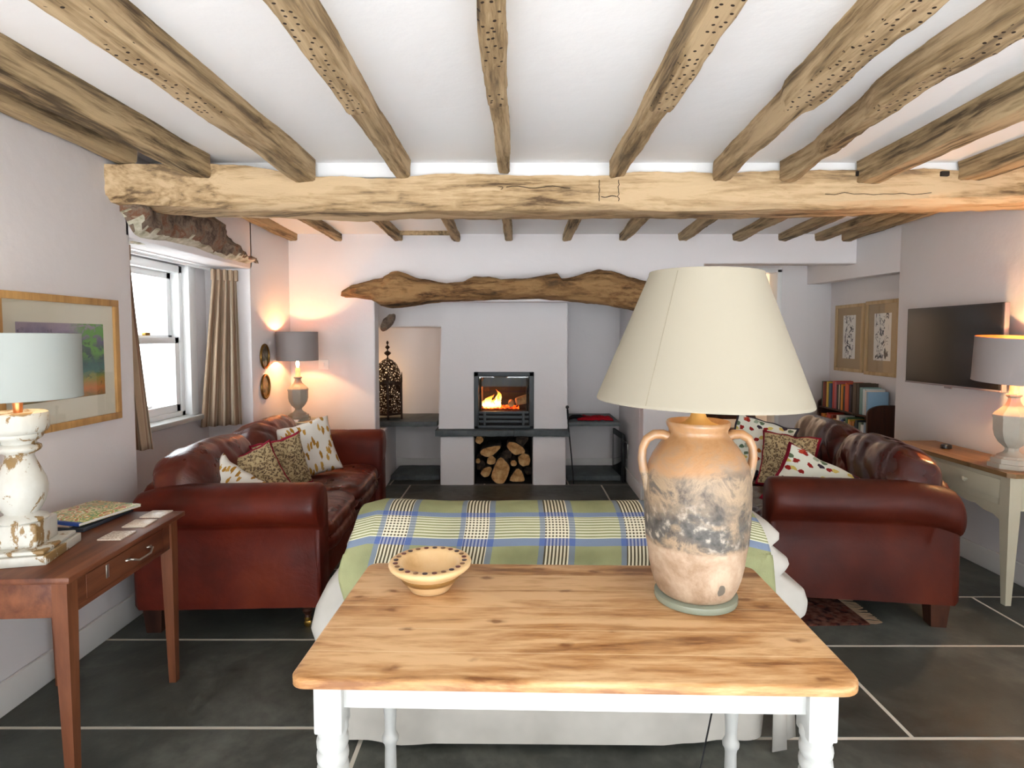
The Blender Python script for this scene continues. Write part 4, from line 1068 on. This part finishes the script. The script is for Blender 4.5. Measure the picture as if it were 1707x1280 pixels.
b.lathe(out + inn + [(.276, .538)], N, cap=False); shd = b.build('lamp_shade', M_cream, jl, loc=(-.006, 0, 0), rot=(0, R(1.3), 0), ang=50)
b = MB(); aa = pi + .80; b.tube([(.2765 * cos(aa), .2765 * sin(aa), .545), (.1483 * cos(aa), .1483 * sin(aa), .873)], .0007, 5); b.build('seam', G('shade_seam', '#8E8472', .9).m, shd)
b = MB(); b.tube([(.1475, 0, .870), (0, 0, .865), (-.1475, 0, .870)], .002, 6); b.tube([(0, .1475, .870), (0, 0, .865), (0, -.1475, .870)], .002, 6); b.tube([(0, 0, .60), (0, 0, .866)], .003, 6); b.build('shade_carrier', M_brass, shd)
b = MB(); cp = [(.05, .10, .012), (.10, .17, .006), (.18, .235, .004), (.23, .262, -.002), (.235, .275, -.03), (.20, .27, -.12), (.165, .26, -.30), (.135, .24, -.48), (.10, .22, -.62), (.07, .18, -.675), (.05, .17, -.682), (-.02, .16, -.683), (-.05, .22, -.682)]
sm = []
for i in range(len(cp) - 1):
    for k in range(4): sm.append([cp[i][q] + (cp[i + 1][q] - cp[i][q]) * k / 4 for q in range(3)])
b.tube(sm, .003, 6); b.build('power_cord', M_black, jl)
lamp('jar_lamp_light', (.51, 1.555, 1.33), 1.2, (1.0, .78, .48), .03)

# ------------------------------------------------------------------ left console with white lamp
cs = thing('mahogany_console', 'dark red-brown wooden console table with one drawer by the left wall', 'console table', (-1.600, 2.005, 0), R(3.0))
W2, L2 = .262, .335
b = MB(); b.box(-W2, W2, -L2, L2, TZ - .02, TZ, .004); b.build('tabletop', M_mahog, cs)
b = MB(); q = .03
b.box(-W2 + q, W2 - q, -L2 + q, -L2 + q + .016, .555, TZ - .02, .002); b.box(-W2 + q, W2 - q, L2 - q - .016, L2 - q, .555, TZ - .02, .002)
b.box(-W2 + q, -W2 + q + .016, -L2 + q, L2 - q, .555, TZ - .02, .002); b.box(W2 - q - .016, W2 - q, -L2 + q, L2 - q, .555, .572, .002); b.box(W2 - q - .016, W2 - q, -L2 + q, L2 - q, .655, TZ - .02, .002)
b.box(W2 - q - .016, W2 - q, -L2 + q, -.22, .57, .66); b.box(W2 - q - .016, W2 - q, .22, L2 - q, .57, .66)
b.build('apron', M_mahog, cs)
b = MB(); b.box(W2 - q - .012, W2 - q + .002, -.218, .218, .574, .653, .002); d_ = b.build('drawer', M_mahog, cs)
b = MB(); b.tube([(W2 - q, -.01, .62), (W2 - q + .02, -.005, .618), (W2 - q + .026, .02, .606), (W2 - q + .026, .09, .606), (W2 - q + .02, .115, .618), (W2 - q, .12, .62)], .004, 8)
for y in (-.01, .12): b.lathe([(.012, -.002), (.012, .002)], 12, (W2 - q + .001, y, .62))
b.build('drawer_handle', M_chrome, d_)
b = MB(); b.box(W2 - q + .001, W2 - q + .004, -.125, -.110, .60, .645, .001); b.build('keyhole_plate', M_chrome, d_)
for sx in (-1, 1):
    for sy in (-1, 1):
        b = MB(); cx, cy = sx * (W2 - .045), sy * (L2 - .045)
        b.loft([[(cx + a * w_ - sx * (.0225 - w_) * .0 - (sx * .5) * (.0225 - w_) * -1, cy + c_ * w_, z) for a, c_ in ((-1, -1), (1, -1), (1, 1), (-1, 1))] for z, w_ in ((0, .0135), (.55, .0225), (TZ - .02, .0225))]); b.build('leg', M_mahog_v, cs)

def drum(parent, r, z0, z1, outer, inner=None, seam=True):
    b = MB(); inner = inner or M_copper
    b.mat = 0; b.lathe([(r - .0005, z0 - .001), (r + .001, z0), (r + .001, z0 + .004), (r, z0 + .006), (r, z1 - .006), (r + .001, z1 - .004), (r + .001, z1), (r - .0005, z1 + .001)], 64, cap=False)
    b.mat = 1; b.lathe([(r - .0005, z1 + .001), (r - .003, z1), (r - .003, z0), (r - .0005, z0 - .001)], 64, cap=False)
    sh = b.build('lamp_shade', [outer, inner], parent)
    b = MB()
    for a in (0, 2 * pi / 3, 4 * pi / 3): b.tube([((r - .002) * cos(a), (r - .002) * sin(a), z0 + .02), (.014 * cos(a), .014 * sin(a), z0 + .035)], .002, 6)
    b.build('shade_ring', M_brass, sh); return sh
wl = thing('baluster_lamp', 'white flaking baluster table lamp with pale drum shade on the red-brown console', 'table lamp', (-1.602, 1.862, TZ), R(14))
b = MB(); b.box(-.115, .115, -.115, .115, 0, .030, .004); b.box(-.105, .105, -.105, .105, .030, .044, .006); b.build('plinth', M_shabby, wl)
b = MB(); b.box(-.068, .068, -.068, .068, .040, .118, .006)
b.lathe([(.066, .115), (.070, .122), (.066, .130), (.050, .136), (.044, .144), (.050, .152), (.062, .178), (.069, .205), (.070, .225), (.066, .250), (.054, .282), (.042, .312), (.037, .328), (.040, .336), (.054, .345), (.058, .353), (.056, .361), (.044, .368), (.046, .376), (.060, .386), (.064, .394), (.062, .400), (.074, .408), (.079, .418), (.080, .455), (.078, .468), (.070, .472), (.03, .468)], 40); b.build('baluster', M_shabby, wl, ang=50)
b = MB(); b.lathe([(.012, .468), (.014, .50), (.012, .512), (.012, .54)], 14); b.build('bulb_holder', M_copper, wl)
b = MB(); b.lathe([(.010, .54), (.02, .56), (.028, .585), (.026, .605), (.01, .625)], 16); b.build('bulb', M_bulb, wl)
drum(wl, .172, .515, .722, M_paleshade, G('white_shade_lining', '#EFEFEA', .7).m)
lamp('left_lamp_light', (-1.602, 1.862, 1.285), 11, (1.0, .66, .34), .03)

# reading matter and coasters
def print_mat(name, cols, scale=9):
    g = G(name, cols[0], .3); v = g.co('Generated')
    n = g.n('ShaderNodeTexNoise', None, Vector=v, Scale=scale, Detail=3).outputs[1]
    s_ = g.sep(n); f = g.math('FRACT', g.math('MULTIPLY', g.math('ADD', s_[0], s_[1]), 3.1))
    g.set('Base Color', g.ramp(f, [(i / len(cols), c) for i, c in enumerate(cols)], 'CONSTANT')); return g.m
mg = thing('guide_book', 'glossy colourful book with blue edge lying on top on the console', 'book', (-1.668, 2.235, TZ + .024), R(-14))
b = MB(); b.box(-.115, .115, -.13, .13, 0, .008, .001); b.build('pages', G('page_edges', '#DED9D2', .7).m, mg)
b = MB(); b.box(-.116, .116, -.131, .131, .008, .0095, .0005); b.box(-.116, .116, -.131, .131, -.0012, 0, .0005); b.build('cover', print_mat('colourful_cover_print', ['#6E9A48', '#E0CE92', '#5E9A72', '#E0A25A', '#EAE4D2', '#9AB44C', '#C2583C', '#E6DDB0'], 3), mg)
b = MB(); b.box(-.116, .1165, -.1325, -.118, .0095, .0102, .0003); b.box(-.117, .117, -.1325, -.130, -.0012, .0102, .0003); b.build('blue_spine', G('royal_blue_card', '#2A4FA0', .4).m, mg)
m2 = MB(); m2.box(-.12, .12, -.125, .14, 0, .014, .002)
tag(m2.build('magazine', G('dark_grey_blue_cover', '#2E3640', .4).m, loc=(-1.690, 2.215, TZ), rot=(0, 0, R(-2))), 'dark grey-blue book under the colourful one on the console', 'book')
m2 = MB(); m2.box(-.10, .10, -.14, .14, 0, .0095, .002)
tag(m2.build('magazine', G('beige_pink_cover', '#CDB5A2', .5).m, loc=(-1.712, 2.245, TZ + .0142), rot=(0, 0, R(-8))), 'beige pamphlet sandwiched in the stack of books on the console', 'book')
for i, (x, y, rz, lb) in enumerate(((-1.425, 2.045, 3, 'patterned square coaster nearest the camera on the console edge'), (-1.432, 2.182, 4, 'middle square coaster of three along the console edge'), (-1.440, 2.298, 2, 'farthest square coaster, at the console end by the sofa arm'))):
    m2 = MB(); m2.box(-.041, .041, -.045, .045, 0, .005, .001)
    g = G('coaster_print', '#D9CBB8', .3); n = g.noise(g.co('Generated'), 7 + i, 4); g.set('Base Color', g.ramp(n, [(.42, '#E4DACB'), (.5, ['#A88A72', '#C9B39C', '#B4A7A0'][i]), (.56, '#E4DACB')]))
    tag(m2.build('coaster', g.m, loc=(x, y, TZ), rot=(0, 0, R(rz))), lb, 'coaster', 'square coasters on the console')

# ------------------------------------------------------------------ urn lamps
def urn_lamp(label, loc, sc, r, z0, z1, watts, rz=0):
    t = thing('urn_lamp', label, 'table lamp', loc, rz); s_ = sc
    b = MB(); oc = lambda q: [(q / cos(pi / 8) * cos(pi / 8 + pi / 4 * k), q / cos(pi / 8) * sin(pi / 8 + pi / 4 * k)) for k in range(8)]
    b.prism(oc(.088 * s_), 0, .022 * s_); b.prism(oc(.076 * s_), .022 * s_, .045 * s_); b.build('plinth', M_stonepaint, t)
    P_ = [(.062, .045), (.058, .055), (.036, .068), (.026, .082), (.026, .094), (.036, .104), (.052, .122), (.066, .15), (.072, .18), (.073, .235), (.076, .243), (.076, .252), (.070, .262), (.050, .282), (.032, .30), (.024, .318), (.022, .335), (.030, .342), (.030, .350), (.018, .353)]
    b = MB(); b.lathe([(q * s_ / cos(pi / 8), z * s_) for q, z in P_], 8, rot=pi / 8); b.build('urn', M_stonepaint, t, ang=25)
    b = MB(); b.lathe([(.017, .352), (.019, .365), (.017, .38), (.018, .40), (.016, .42), (.012, .425)], 14, wob=lambda a, z: 1 + .12 * sin(5 * a + z * 90)); 
    b.v = [(x * s_, y * s_, z * s_) for x, y, z in b.v]; b.build('candle_sleeve', M_candle, t)
    b = MB(); b.lathe([(.007, .425 * s_), (.013, .445 * s_), (.014, .46 * s_), (.008, .49 * s_), (.002, .51 * s_)], 14); b.build('bulb', M_bulb, t)
    dsh = drum(t, r, z0, z1, M_greyshade)
    if rz == 0: dsh.rotation_euler = (R(4), 0, 0); dsh.location = (0, .04, 0)

    lamp('urn_lamp_light', (loc[0], loc[1], loc[2] + (z0 + z1) / 2), watts, (1.0, .60, .26), .018)
    return t
urn_lamp('grey urn table lamp with lit candle sleeve in the corner behind the chestnut sofa', (-1.735, 4.62, .742), .98, .158, .475, .70, 11, R(10))
urn_lamp('grey urn table lamp with copper-lined shade on the cream console at right', (2.665, 3.10, .702), 1.12, .183, .462, .70, 17)
ct = thing('side_table', 'small oval cream side table in the corner behind the chestnut sofa', 'side table', (-1.715, 4.63, 0))
b = MB(); b.lathe([(.15, .715), (.168, .720), (.17, .732), (.168, .738), (.16, .740)], 40, sx=1.0, sy=.95); b.build('tabletop', M_putty, ct)
b = MB(); b.lathe([(.03, .12), (.022, .2), (.028, .3), (.02, .5), (.03, .68), (.07, .716)], 20); b.build('pedestal', M_putty, ct)
for k in range(3):
    a = 2 * pi * k / 3 + .5; b = MB(); b.tube([(.0, 0, .16), (.07 * cos(a), .07 * sin(a), .13), (.13 * cos(a), .13 * sin(a), .04), (.15 * cos(a), .15 * sin(a), .012)], [.02, .017, .013, .012], 8); b.build('leg', M_putty, ct)
b = MB(); b.box(-.04, .04, -.03, .03, 0, .012, .002); tag(b.build('white_notepad', M_upvc, loc=(-1.735, 4.505, .741), rot=(0, 0, .2)), 'small white notepad in front of the corner lamp', 'notepad')

# ------------------------------------------------------------------ cream console at right
cr = thing('cream_console', 'cream painted console with scalloped apron and honey coloured top at the right wall', 'console table', (2.685, 3.42, 0), R(0))
b = MB(); pr = [(-.160, -.46), (-.135, -.485), (.153, -.485), (.153, .485), (-.115, .485), (-.150, .455)]
b.prism(pr, .678, .702); ob = b.build('tabletop', M_honey, cr)
b = MB(); b.box(-.142, -.125, -.44, .44, .52, .678, .002)
sc_ = []
for k in range(61):
    y = -.42 + .84 * k / 60; t = abs(y) / .42
    z = .50 - .055 * t ** 2.5 - .010 * abs(sin(t * pi * 3.5)) * (1 if t > .3 else .5); sc_.append((y, z))
b.prism([(-.42, .53), (.42, .53)] + sc_[::-1], -.141, -.126, 'X')
b.box(-.13, .148, -.455, -.44, .50, .678, .002); b.box(-.13, .148, .44, .455, .50, .678, .002)
b.build('apron', M_putty, cr)
for y0, y1 in ((-.41, .41),):
    b = MB(); b.box(-.147, -.140, y0, y1, .555, .655, .002); dd = b.build('drawer', M_putty, cr)
    for y in (-.18, .20):
        b = MB(); b.lathe([(.006, .0), (.006, .010), (.013, .016), (.014, .022), (.006, .028)], 14); b.v = [(-z - .147, y + yy, .605 + x) for x, yy, z in b.v]; b.build('drawer_knob', M_putty, dd)
for sx, sy in ((-1, -1), (-1, 1), (1, -1), (1, 1)):
    b = MB(); cx = -.118 if sx < 0 else .125; cy = sy * .438
    b.loft([[(cx + a * w_, cy + c_ * w_, z) for a, c_ in ((-1, -1), (1, -1), (1, 1), (-1, 1))] for z, w_ in ((0, .015), (.42, .028), (.50, .030), (.678, .030))]); b.build('leg', M_putty, cr)
b = MB(); b.lathe([(.018, 0), (.026, .004), (.026, .02), (.022, .027), (.012, .030)], 20, sx=1.25); tag(b.build('black_dial', M_black, loc=(2.70, 3.62, .702)), 'small black round remote dial on the cream console', 'remote')

# ------------------------------------------------------------------ wall things
tv = thing('flat_television', 'flat black television hung on the right wall', 'television', (2.775, 3.705, 1.342))
b = MB(); b.box(-.018, .018, -.405, .405, -.256, .256, .004); b.build('casing', G('dark_gunmetal_bezel', '#39383A', .35, .3).m, tv)
b = MB(); b.box(-.0195, -.017, -.393, .393, -.240, .247, .001)
g = G('dark_grey_screen', '#232120', .28, spec=.6); b.build('screen', g.m, tv)
b = MB(); b.box(-.014, .014, -.409, -.404, -.256, .256, .001); b.box(-.020, .0, -.405, .405, -.257, -.246, .001); b.box(-.020, -.010, -.03, .03, -.268, -.256, .002); b.build('silver_trim', G('silver_pink_trim', '#8F8588', .4, .3).m, tv)
b = MB(); b.box(.018, .083, -.12, .12, -.1, .1, .004); b.build('wall_bracket', M_black, tv)

def picture(label, loc, w_, h_, fw, frame_m, mat_m, art, art_rect, face, group=None, depth=.022):
    """face=+1: faces +x from the left wall, -1: faces -x from the right wall"""
    t = thing('framed_picture', label, 'picture', loc, 0 if face > 0 else pi, group)
    b = MB()
    for y0, y1, z0, z1 in ((-w_ / 2, w_ / 2, h_ / 2 - fw, h_ / 2), (-w_ / 2, w_ / 2, -h_ / 2, -h_ / 2 + fw), (-w_ / 2, -w_ / 2 + fw, -h_ / 2 + fw, h_ / 2 - fw), (w_ / 2 - fw, w_ / 2, -h_ / 2 + fw, h_ / 2 - fw)):
        b.box(0, depth, y0, y1, z0, z1, .002)
    b.build('frame', frame_m, t)
    b = MB(); b.box(.002, .010, -w_ / 2 + fw * .8, w_ / 2 - fw * .8, -h_ / 2 + fw * .8, h_ / 2 - fw * .8); b.build('mount', mat_m, t)
    y0, y1, z0, z1 = art_rect
    b = MB(); b.grid(1, 1, lambda u, v: (.0106, y0 + (y1 - y0) * u, z0 + (z1 - z0) * v)); b.build('artwork', art, t)
    b = MB(); b.box(.0125, .0140, -w_ / 2 + fw * .8, w_ / 2 - fw * .8, -h_ / 2 + fw * .8, h_ / 2 - fw * .8); b.build('glazing', M_glass, t)
    return t
def painting():
    g = G('loose_landscape_painting', '#555555', .5); uv = g.co('UV'); s_ = g.sep(uv)
    n = g.n('ShaderNodeTexNoise', None, Vector=uv, Scale=5.0, Detail=5.0, Roughness=.65, Distortion=.8)
    nf = n.outputs[0]; v = g.math('ADD', s_[1], g.math('MULTIPLY', g.math('SUBTRACT', nf, .5), .35))
    base = g.ramp(v, [(.0, '#7A6A3C'), (.12, '#C4763C'), (.25, '#8A8A3A'), (.36, '#2E6A62'), (.55, '#1E3A44'), (.66, '#3E5E4C'), (.78, '#5E5470'), (.9, '#8E8296'), (1, '#A594A0')])
    grn = g.math('MULTIPLY', g.ramp(s_[0], [(.55, 0.0), (.78, 1.0)]), g.ramp(s_[1], [(.45, 0.0), (.6, 1.0)]))
    n2 = g.noise(uv, 9, 4, .6, .6)
    c = g.mix(g.math('MULTIPLY', grn, g.ramp(n2, [(.42, 0.0), (.52, 1.0)])), base, '#5E9A34')
    c = g.mix(g.ramp(n2, [(.62, 0.0), (.7, .7)]), c, '#1A1E2A'); g.set('Base Color', c); return g.m
M_mount = G('ivory_card_mount', '#DAD2BE', .8).m
picture('large landscape painting in a wide oak frame on the left wall', (XL + .002, 2.445, 1.294), .66, .56, .030, M_oak, M_mount, painting(), (-.235, .235, -.155, .165), 1)
def ink(name, seed):
    g = G(name, '#EDE9E2', .7); uv = g.co('UV', loc=(seed, seed, 0)); s_ = g.sep(g.co('UV'))
    n = g.noise(uv, 2.6, 3, .5, 1.2); line = g.math('LESS_THAN', g.math('ABSOLUTE', g.math('SUBTRACT', n, .5)), .018)
    m = g.math('MULTIPLY', line, g.math('MULTIPLY', g.math('GREATER_THAN', s_[0], .1), g.math('LESS_THAN', s_[0], .85)))
    n2 = g.noise(uv, 8, 2, .5, .5); blot = g.math('MULTIPLY', g.math('LESS_THAN', n2, .40), g.math('LESS_THAN', g.math('ABSOLUTE', g.math('SUBTRACT', s_[0], .42)), .22))
    g.set('Base Color', g.mix(g.math('MAXIMUM', m, blot), '#EDE9E2', '#1B1A1E')); return g.m
M_tan = G('tan_card_mount', '#A98F66', .8).m
picture('ink sketch in a pale ash frame in the alcove, farther from the television', (3.098, 5.40, 1.392), .45, .62, .030, M_ash, M_tan, ink('ink_drawing', 1.3), (-.10, .10, -.19, .21), -1)
picture('ink sketch in a pale ash frame in the alcove, nearest the television', (3.098, 4.915, 1.392), .45, .64, .030, M_ash, M_tan, ink('ink_drawing_of_figures', 4.1), (-.11, .12, -.19, .21), -1)
for z, lb, a in ((1.255, 'upper of the two small gilt oval frames beside the corner lamp', '#8A8878'), (1.025, 'lower of the two small gilt oval frames beside the corner lamp', '#7A6A44')):
    t = thing('oval_frame', lb, 'picture', (XL + .002, 4.405, z), 0, 'small gilt oval frames')
    b = MB(); b.tube([(.008, .070 * cos(q), .088 * sin(q)) for q in [2 * pi * k / 40 for k in range(41)]], .009, 8, cap=False); b.build('frame', G('aged_gilt', '#7A5A28', .35, .8).m, t)
    b = MB(); b.add([(.006, .068 * cos(q), .086 * sin(q)) for q in [2 * pi * k / 40 for k in range(40)]], [list(range(40))]); g = G('faded_miniature', a, .3); g.set('Base Color', g.ramp(g.noise(g.co(), 30, 3), [(.4, '#4E4632'), (.6, a)])); b.build('miniature', g.m, t)
b = MB(); b.box(-.043, .043, -.008, 0, -.043, .043, .004)
sw = tag(b.build('light_switch', M_upvc, loc=(-1.63, YB, 1.17)), 'white square light switch on the wall right of the corner lamp', 'switch')
b = MB(); b.box(-.010, .010, -.012, -.007, -.016, .016, .002); b.build('rocker', M_upvc, sw)

# ------------------------------------------------------------------ curtains
def curtain(label, path_top, path_bot, z0, z1, folds, amp, tie=None):
    t = thing('curtain', label, 'curtain', ((path_top[0][0] + path_top[1][0]) / 2, (path_top[0][1] + path_top[1][1]) / 2, z0))
    ox, oy, oz = t.location
    a0, a1 = Vector(path_top[0]), Vector(path_top[1]); b0, b1 = Vector(path_bot[0]), Vector(path_bot[1])
    def f(u, v):
        p0 = a0.lerp(b0, 1 - v); p1 = a1.lerp(b1, 1 - v); p = p0.lerp(p1, u); d = (p1 - p0).normalized(); nn = Vector((d.y, -d.x))
        w_ = amp * (.35 + .65 * min(1, (1 - v) * 3.2)) * sin(u * folds * 2 * pi + .6 * sin(v * 3)) + .008 * ns(u * 4, v * 3, 1)
        return (p.x + nn.x * w_ - ox, p.y + nn.y * w_ - oy, z0 + (z1 - z0) * v - oz)
    b = MB(); b.grid(90, 26, f); o = b.build('drape', M_curtain, t, ang=80); md = o.modifiers.new('s', 'SOLIDIFY'); md.thickness = .003
    b = MB()
    for k in range(folds + 1):
        u = k / folds; p = a0.lerp(a1, u); b.box(p.x - ox - .012, p.x - ox + .012, p.y - oy - .012, p.y - oy + .012, z1 - oz - .075, z1 - oz + .004, .006)
    b.build('pinch_pleat', M_curtain, t)
    return t
curtain('striped oatmeal curtain at the far side of the window recess', ((-2.10, 4.06), (-1.985, 4.155)), ((-2.19, 4.02), (-1.965, 4.15)), .775, 1.87, 4, .022)
curtain('striped oatmeal curtain at the near side of the window recess', ((-2.16, 2.965), (-1.965, 2.97)), ((-2.16, 2.975), (-1.945, 3.09)), .80, 1.865, 4, .020)
b = MB(); b.tube([(-2.13, 2.92, 1.872), (-2.13, 4.19, 1.872)], .010, 12); tag(b.build('curtain_rail', M_upvc), 'white curtain rail running across the window recess', 'curtain rail')

# ------------------------------------------------------------------ bookcase in the alcove
bc = thing('small_bookcase', 'low dark wood bookcase with rounded end panels in the alcove', 'bookcase', (2.975, 5.10, 0))
for sy in (-1, 1):
    b = MB(); pp = [(-.115, 0), (.115, 0), (.115, .845)] + [(.02 - .135 * sin(pi / 2 * k / 8) , .775 + .07 * cos(pi / 2 * k / 8)) for k in range(9)]
    b.prism([(x, z) for x, z in pp], sy * .385 - .010, sy * .385 + .010, 'Y'); b.build('end_panel', M_darkwood, bc)
for z in (.12, .465, .755):
    b = MB(); b.box(-.11, .105, -.376, .376, z - .014, z, .002); b.build('shelf', M_darkwood, bc)
b = MB(); b.box(.105, .113, -.38, .38, .10, .80); b.build('back_board', M_darkwood, bc)
cols_top = [('#4E5E50', 'dark green'), ('#8E3A26', 'brick red'), ('#6E3020', 'maroon'), ('#D9B548', 'yellow'), ('#3E6A70', 'teal'), ('#35506A', 'navy'), ('#B8443A', 'red'), ('#B4606A', 'dusty pink'), ('#2A2A2C', 'black'), ('#C9C2A8', 'cream'), ('#3C3A34', 'charcoal'), ('#D88A2E', 'amber'), ('#2C2C30', 'blackish'), ('#C9583A', 'vermilion'), ('#C2563E', 'coral'), ('#3A2A48', 'purple'), ('#1F1B22', 'jet black'), ('#5E4E3E', 'brown'), ('#544436', 'dark brown'), ('#463A30', 'umber'), ('#7EA09C', 'sea green'), ('#C9D4D4', 'pale grey'), ('#E2D4C8', 'pale pink'), ('#8AB0CC', 'light blue')]
cols_low = [('#C9702C', 'orange'), ('#D08838', 'golden orange'), ('#C27030', 'rust orange'), ('#A83828', 'red'), ('#B04030', 'scarlet'), ('#7E2E20', 'maroon'), ('#D89A4A', 'apricot'), ('#D8A050', 'yellow orange'), ('#E8E2D4', 'ivory'), ('#A8BCCC', 'pale blue'), ('#3C5490', 'blue'), ('#D4CBA8', 'cream'), ('#4E6E4A', 'green'), ('#D8B048', 'mustard'), ('#C98A48', 'tan'), ('#C08040', 'caramel'), ('#2E5050', 'dark teal'), ('#24343A', 'navy black'), ('#8AA08A', 'sage'), ('#D8DCDC', 'white'), ('#7E98B0', 'steel blue')]
random.seed(21)
bmats = {}
def book(y, th, h_, d_, z, col, label, group, cover=None):
    if col not in bmats: bmats[col] = G('book_cover_' + col[1:], col, .5).m
    b = MB(); b.mat = 0; b.box(-d_ / 2, -d_ / 2 + .003, -th / 2, th / 2, 0, h_, .001); b.box(-d_ / 2, d_ / 2, -th / 2, -th / 2 + .002, 0, h_); b.box(-d_ / 2, d_ / 2, th / 2 - .002, th / 2, 0, h_)
    b.mat = 1; b.box(-d_ / 2 + .003, d_ / 2 - .004, -th / 2 + .002, th / 2 - .002, .003, h_ - .003)
    o = b.build('book', [bmats[col], M_page], loc=(2.873 + d_ / 2 + random.uniform(0, .012), y, z)); return tag(o, label, 'book', group)
M_page = G('book_pages', '#D8CDB8', .8).m
wt = [random.uniform(.018, .036) for _ in cols_top]; sc2 = .735 / (sum(wt) + .0015 * len(wt)); y = 5.10 + .368
for i, ((c, nm), t) in enumerate(zip(cols_top, wt)):
    t *= sc2; h_ = random.uniform(.215, .25) if i < 20 else (.225, .215, .205, .195)[i - 20]
    if i in (17, 18, 19): h_ = .255
    book(y - t / 2, t, h_, random.uniform(.13, .17), .7555, c, '%s book spine on the bookcase top shelf, %s from the far end' % (nm, ORD[i] if i < 12 else '%s from the near end' % ORD[23 - i]) if i < 12 else '%s book spine on the bookcase top shelf, %s from the near end' % (nm, ORD[23 - i]), 'books on the top shelf')
    y -= t + .0015
wt = [random.uniform(.02, .038) for _ in cols_low]; sc2 = .735 / (sum(wt) + .0015 * len(wt)); y = 5.10 + .368
for i, ((c, nm), t) in enumerate(zip(cols_low, wt)):
    t *= sc2
    book(y - t / 2, t, random.uniform(.20, .245), random.uniform(.12, .16), .4655, c, '%s book spine on the bookcase lower shelf, %s' % (nm, '%s from the far end' % ORD[i] if i < 11 else '%s from the near end' % ORD[20 - i]), 'books on the lower shelf')
    y -= t + .0015

# table in the room beyond
ft = thing('turned_leg_table', 'dark wooden table with turned legs seen through the passage doorway', 'table', (2.35, 6.75, 0))
b = MB(); b.box(-.42, .42, -.22, .22, .520, .545, .004); b.build('tabletop', M_darkwood, ft)
b = MB(); b.box(-.37, .37, -.18, .18, .47, .52, .003); b.build('apron', M_darkwood, ft)
for sx in (-1, 1):
    for sy in (-1, 1):
        b = MB(); b.lathe([(.02, 0), (.03, .03), (.022, .06), (.022, .10), (.034, .15), (.016, .19), (.030, .28), (.032, .34), (.018, .39), (.030, .41), (.018, .43), (.03, .45), (.03, .50)], 16, (sx * .35, sy * .16, 0)); b.build('leg', M_darkwood, ft)
lamp('far_room_lamp', (3.0, 6.6, 1.9), 30, (1.0, .74, .46), .08)
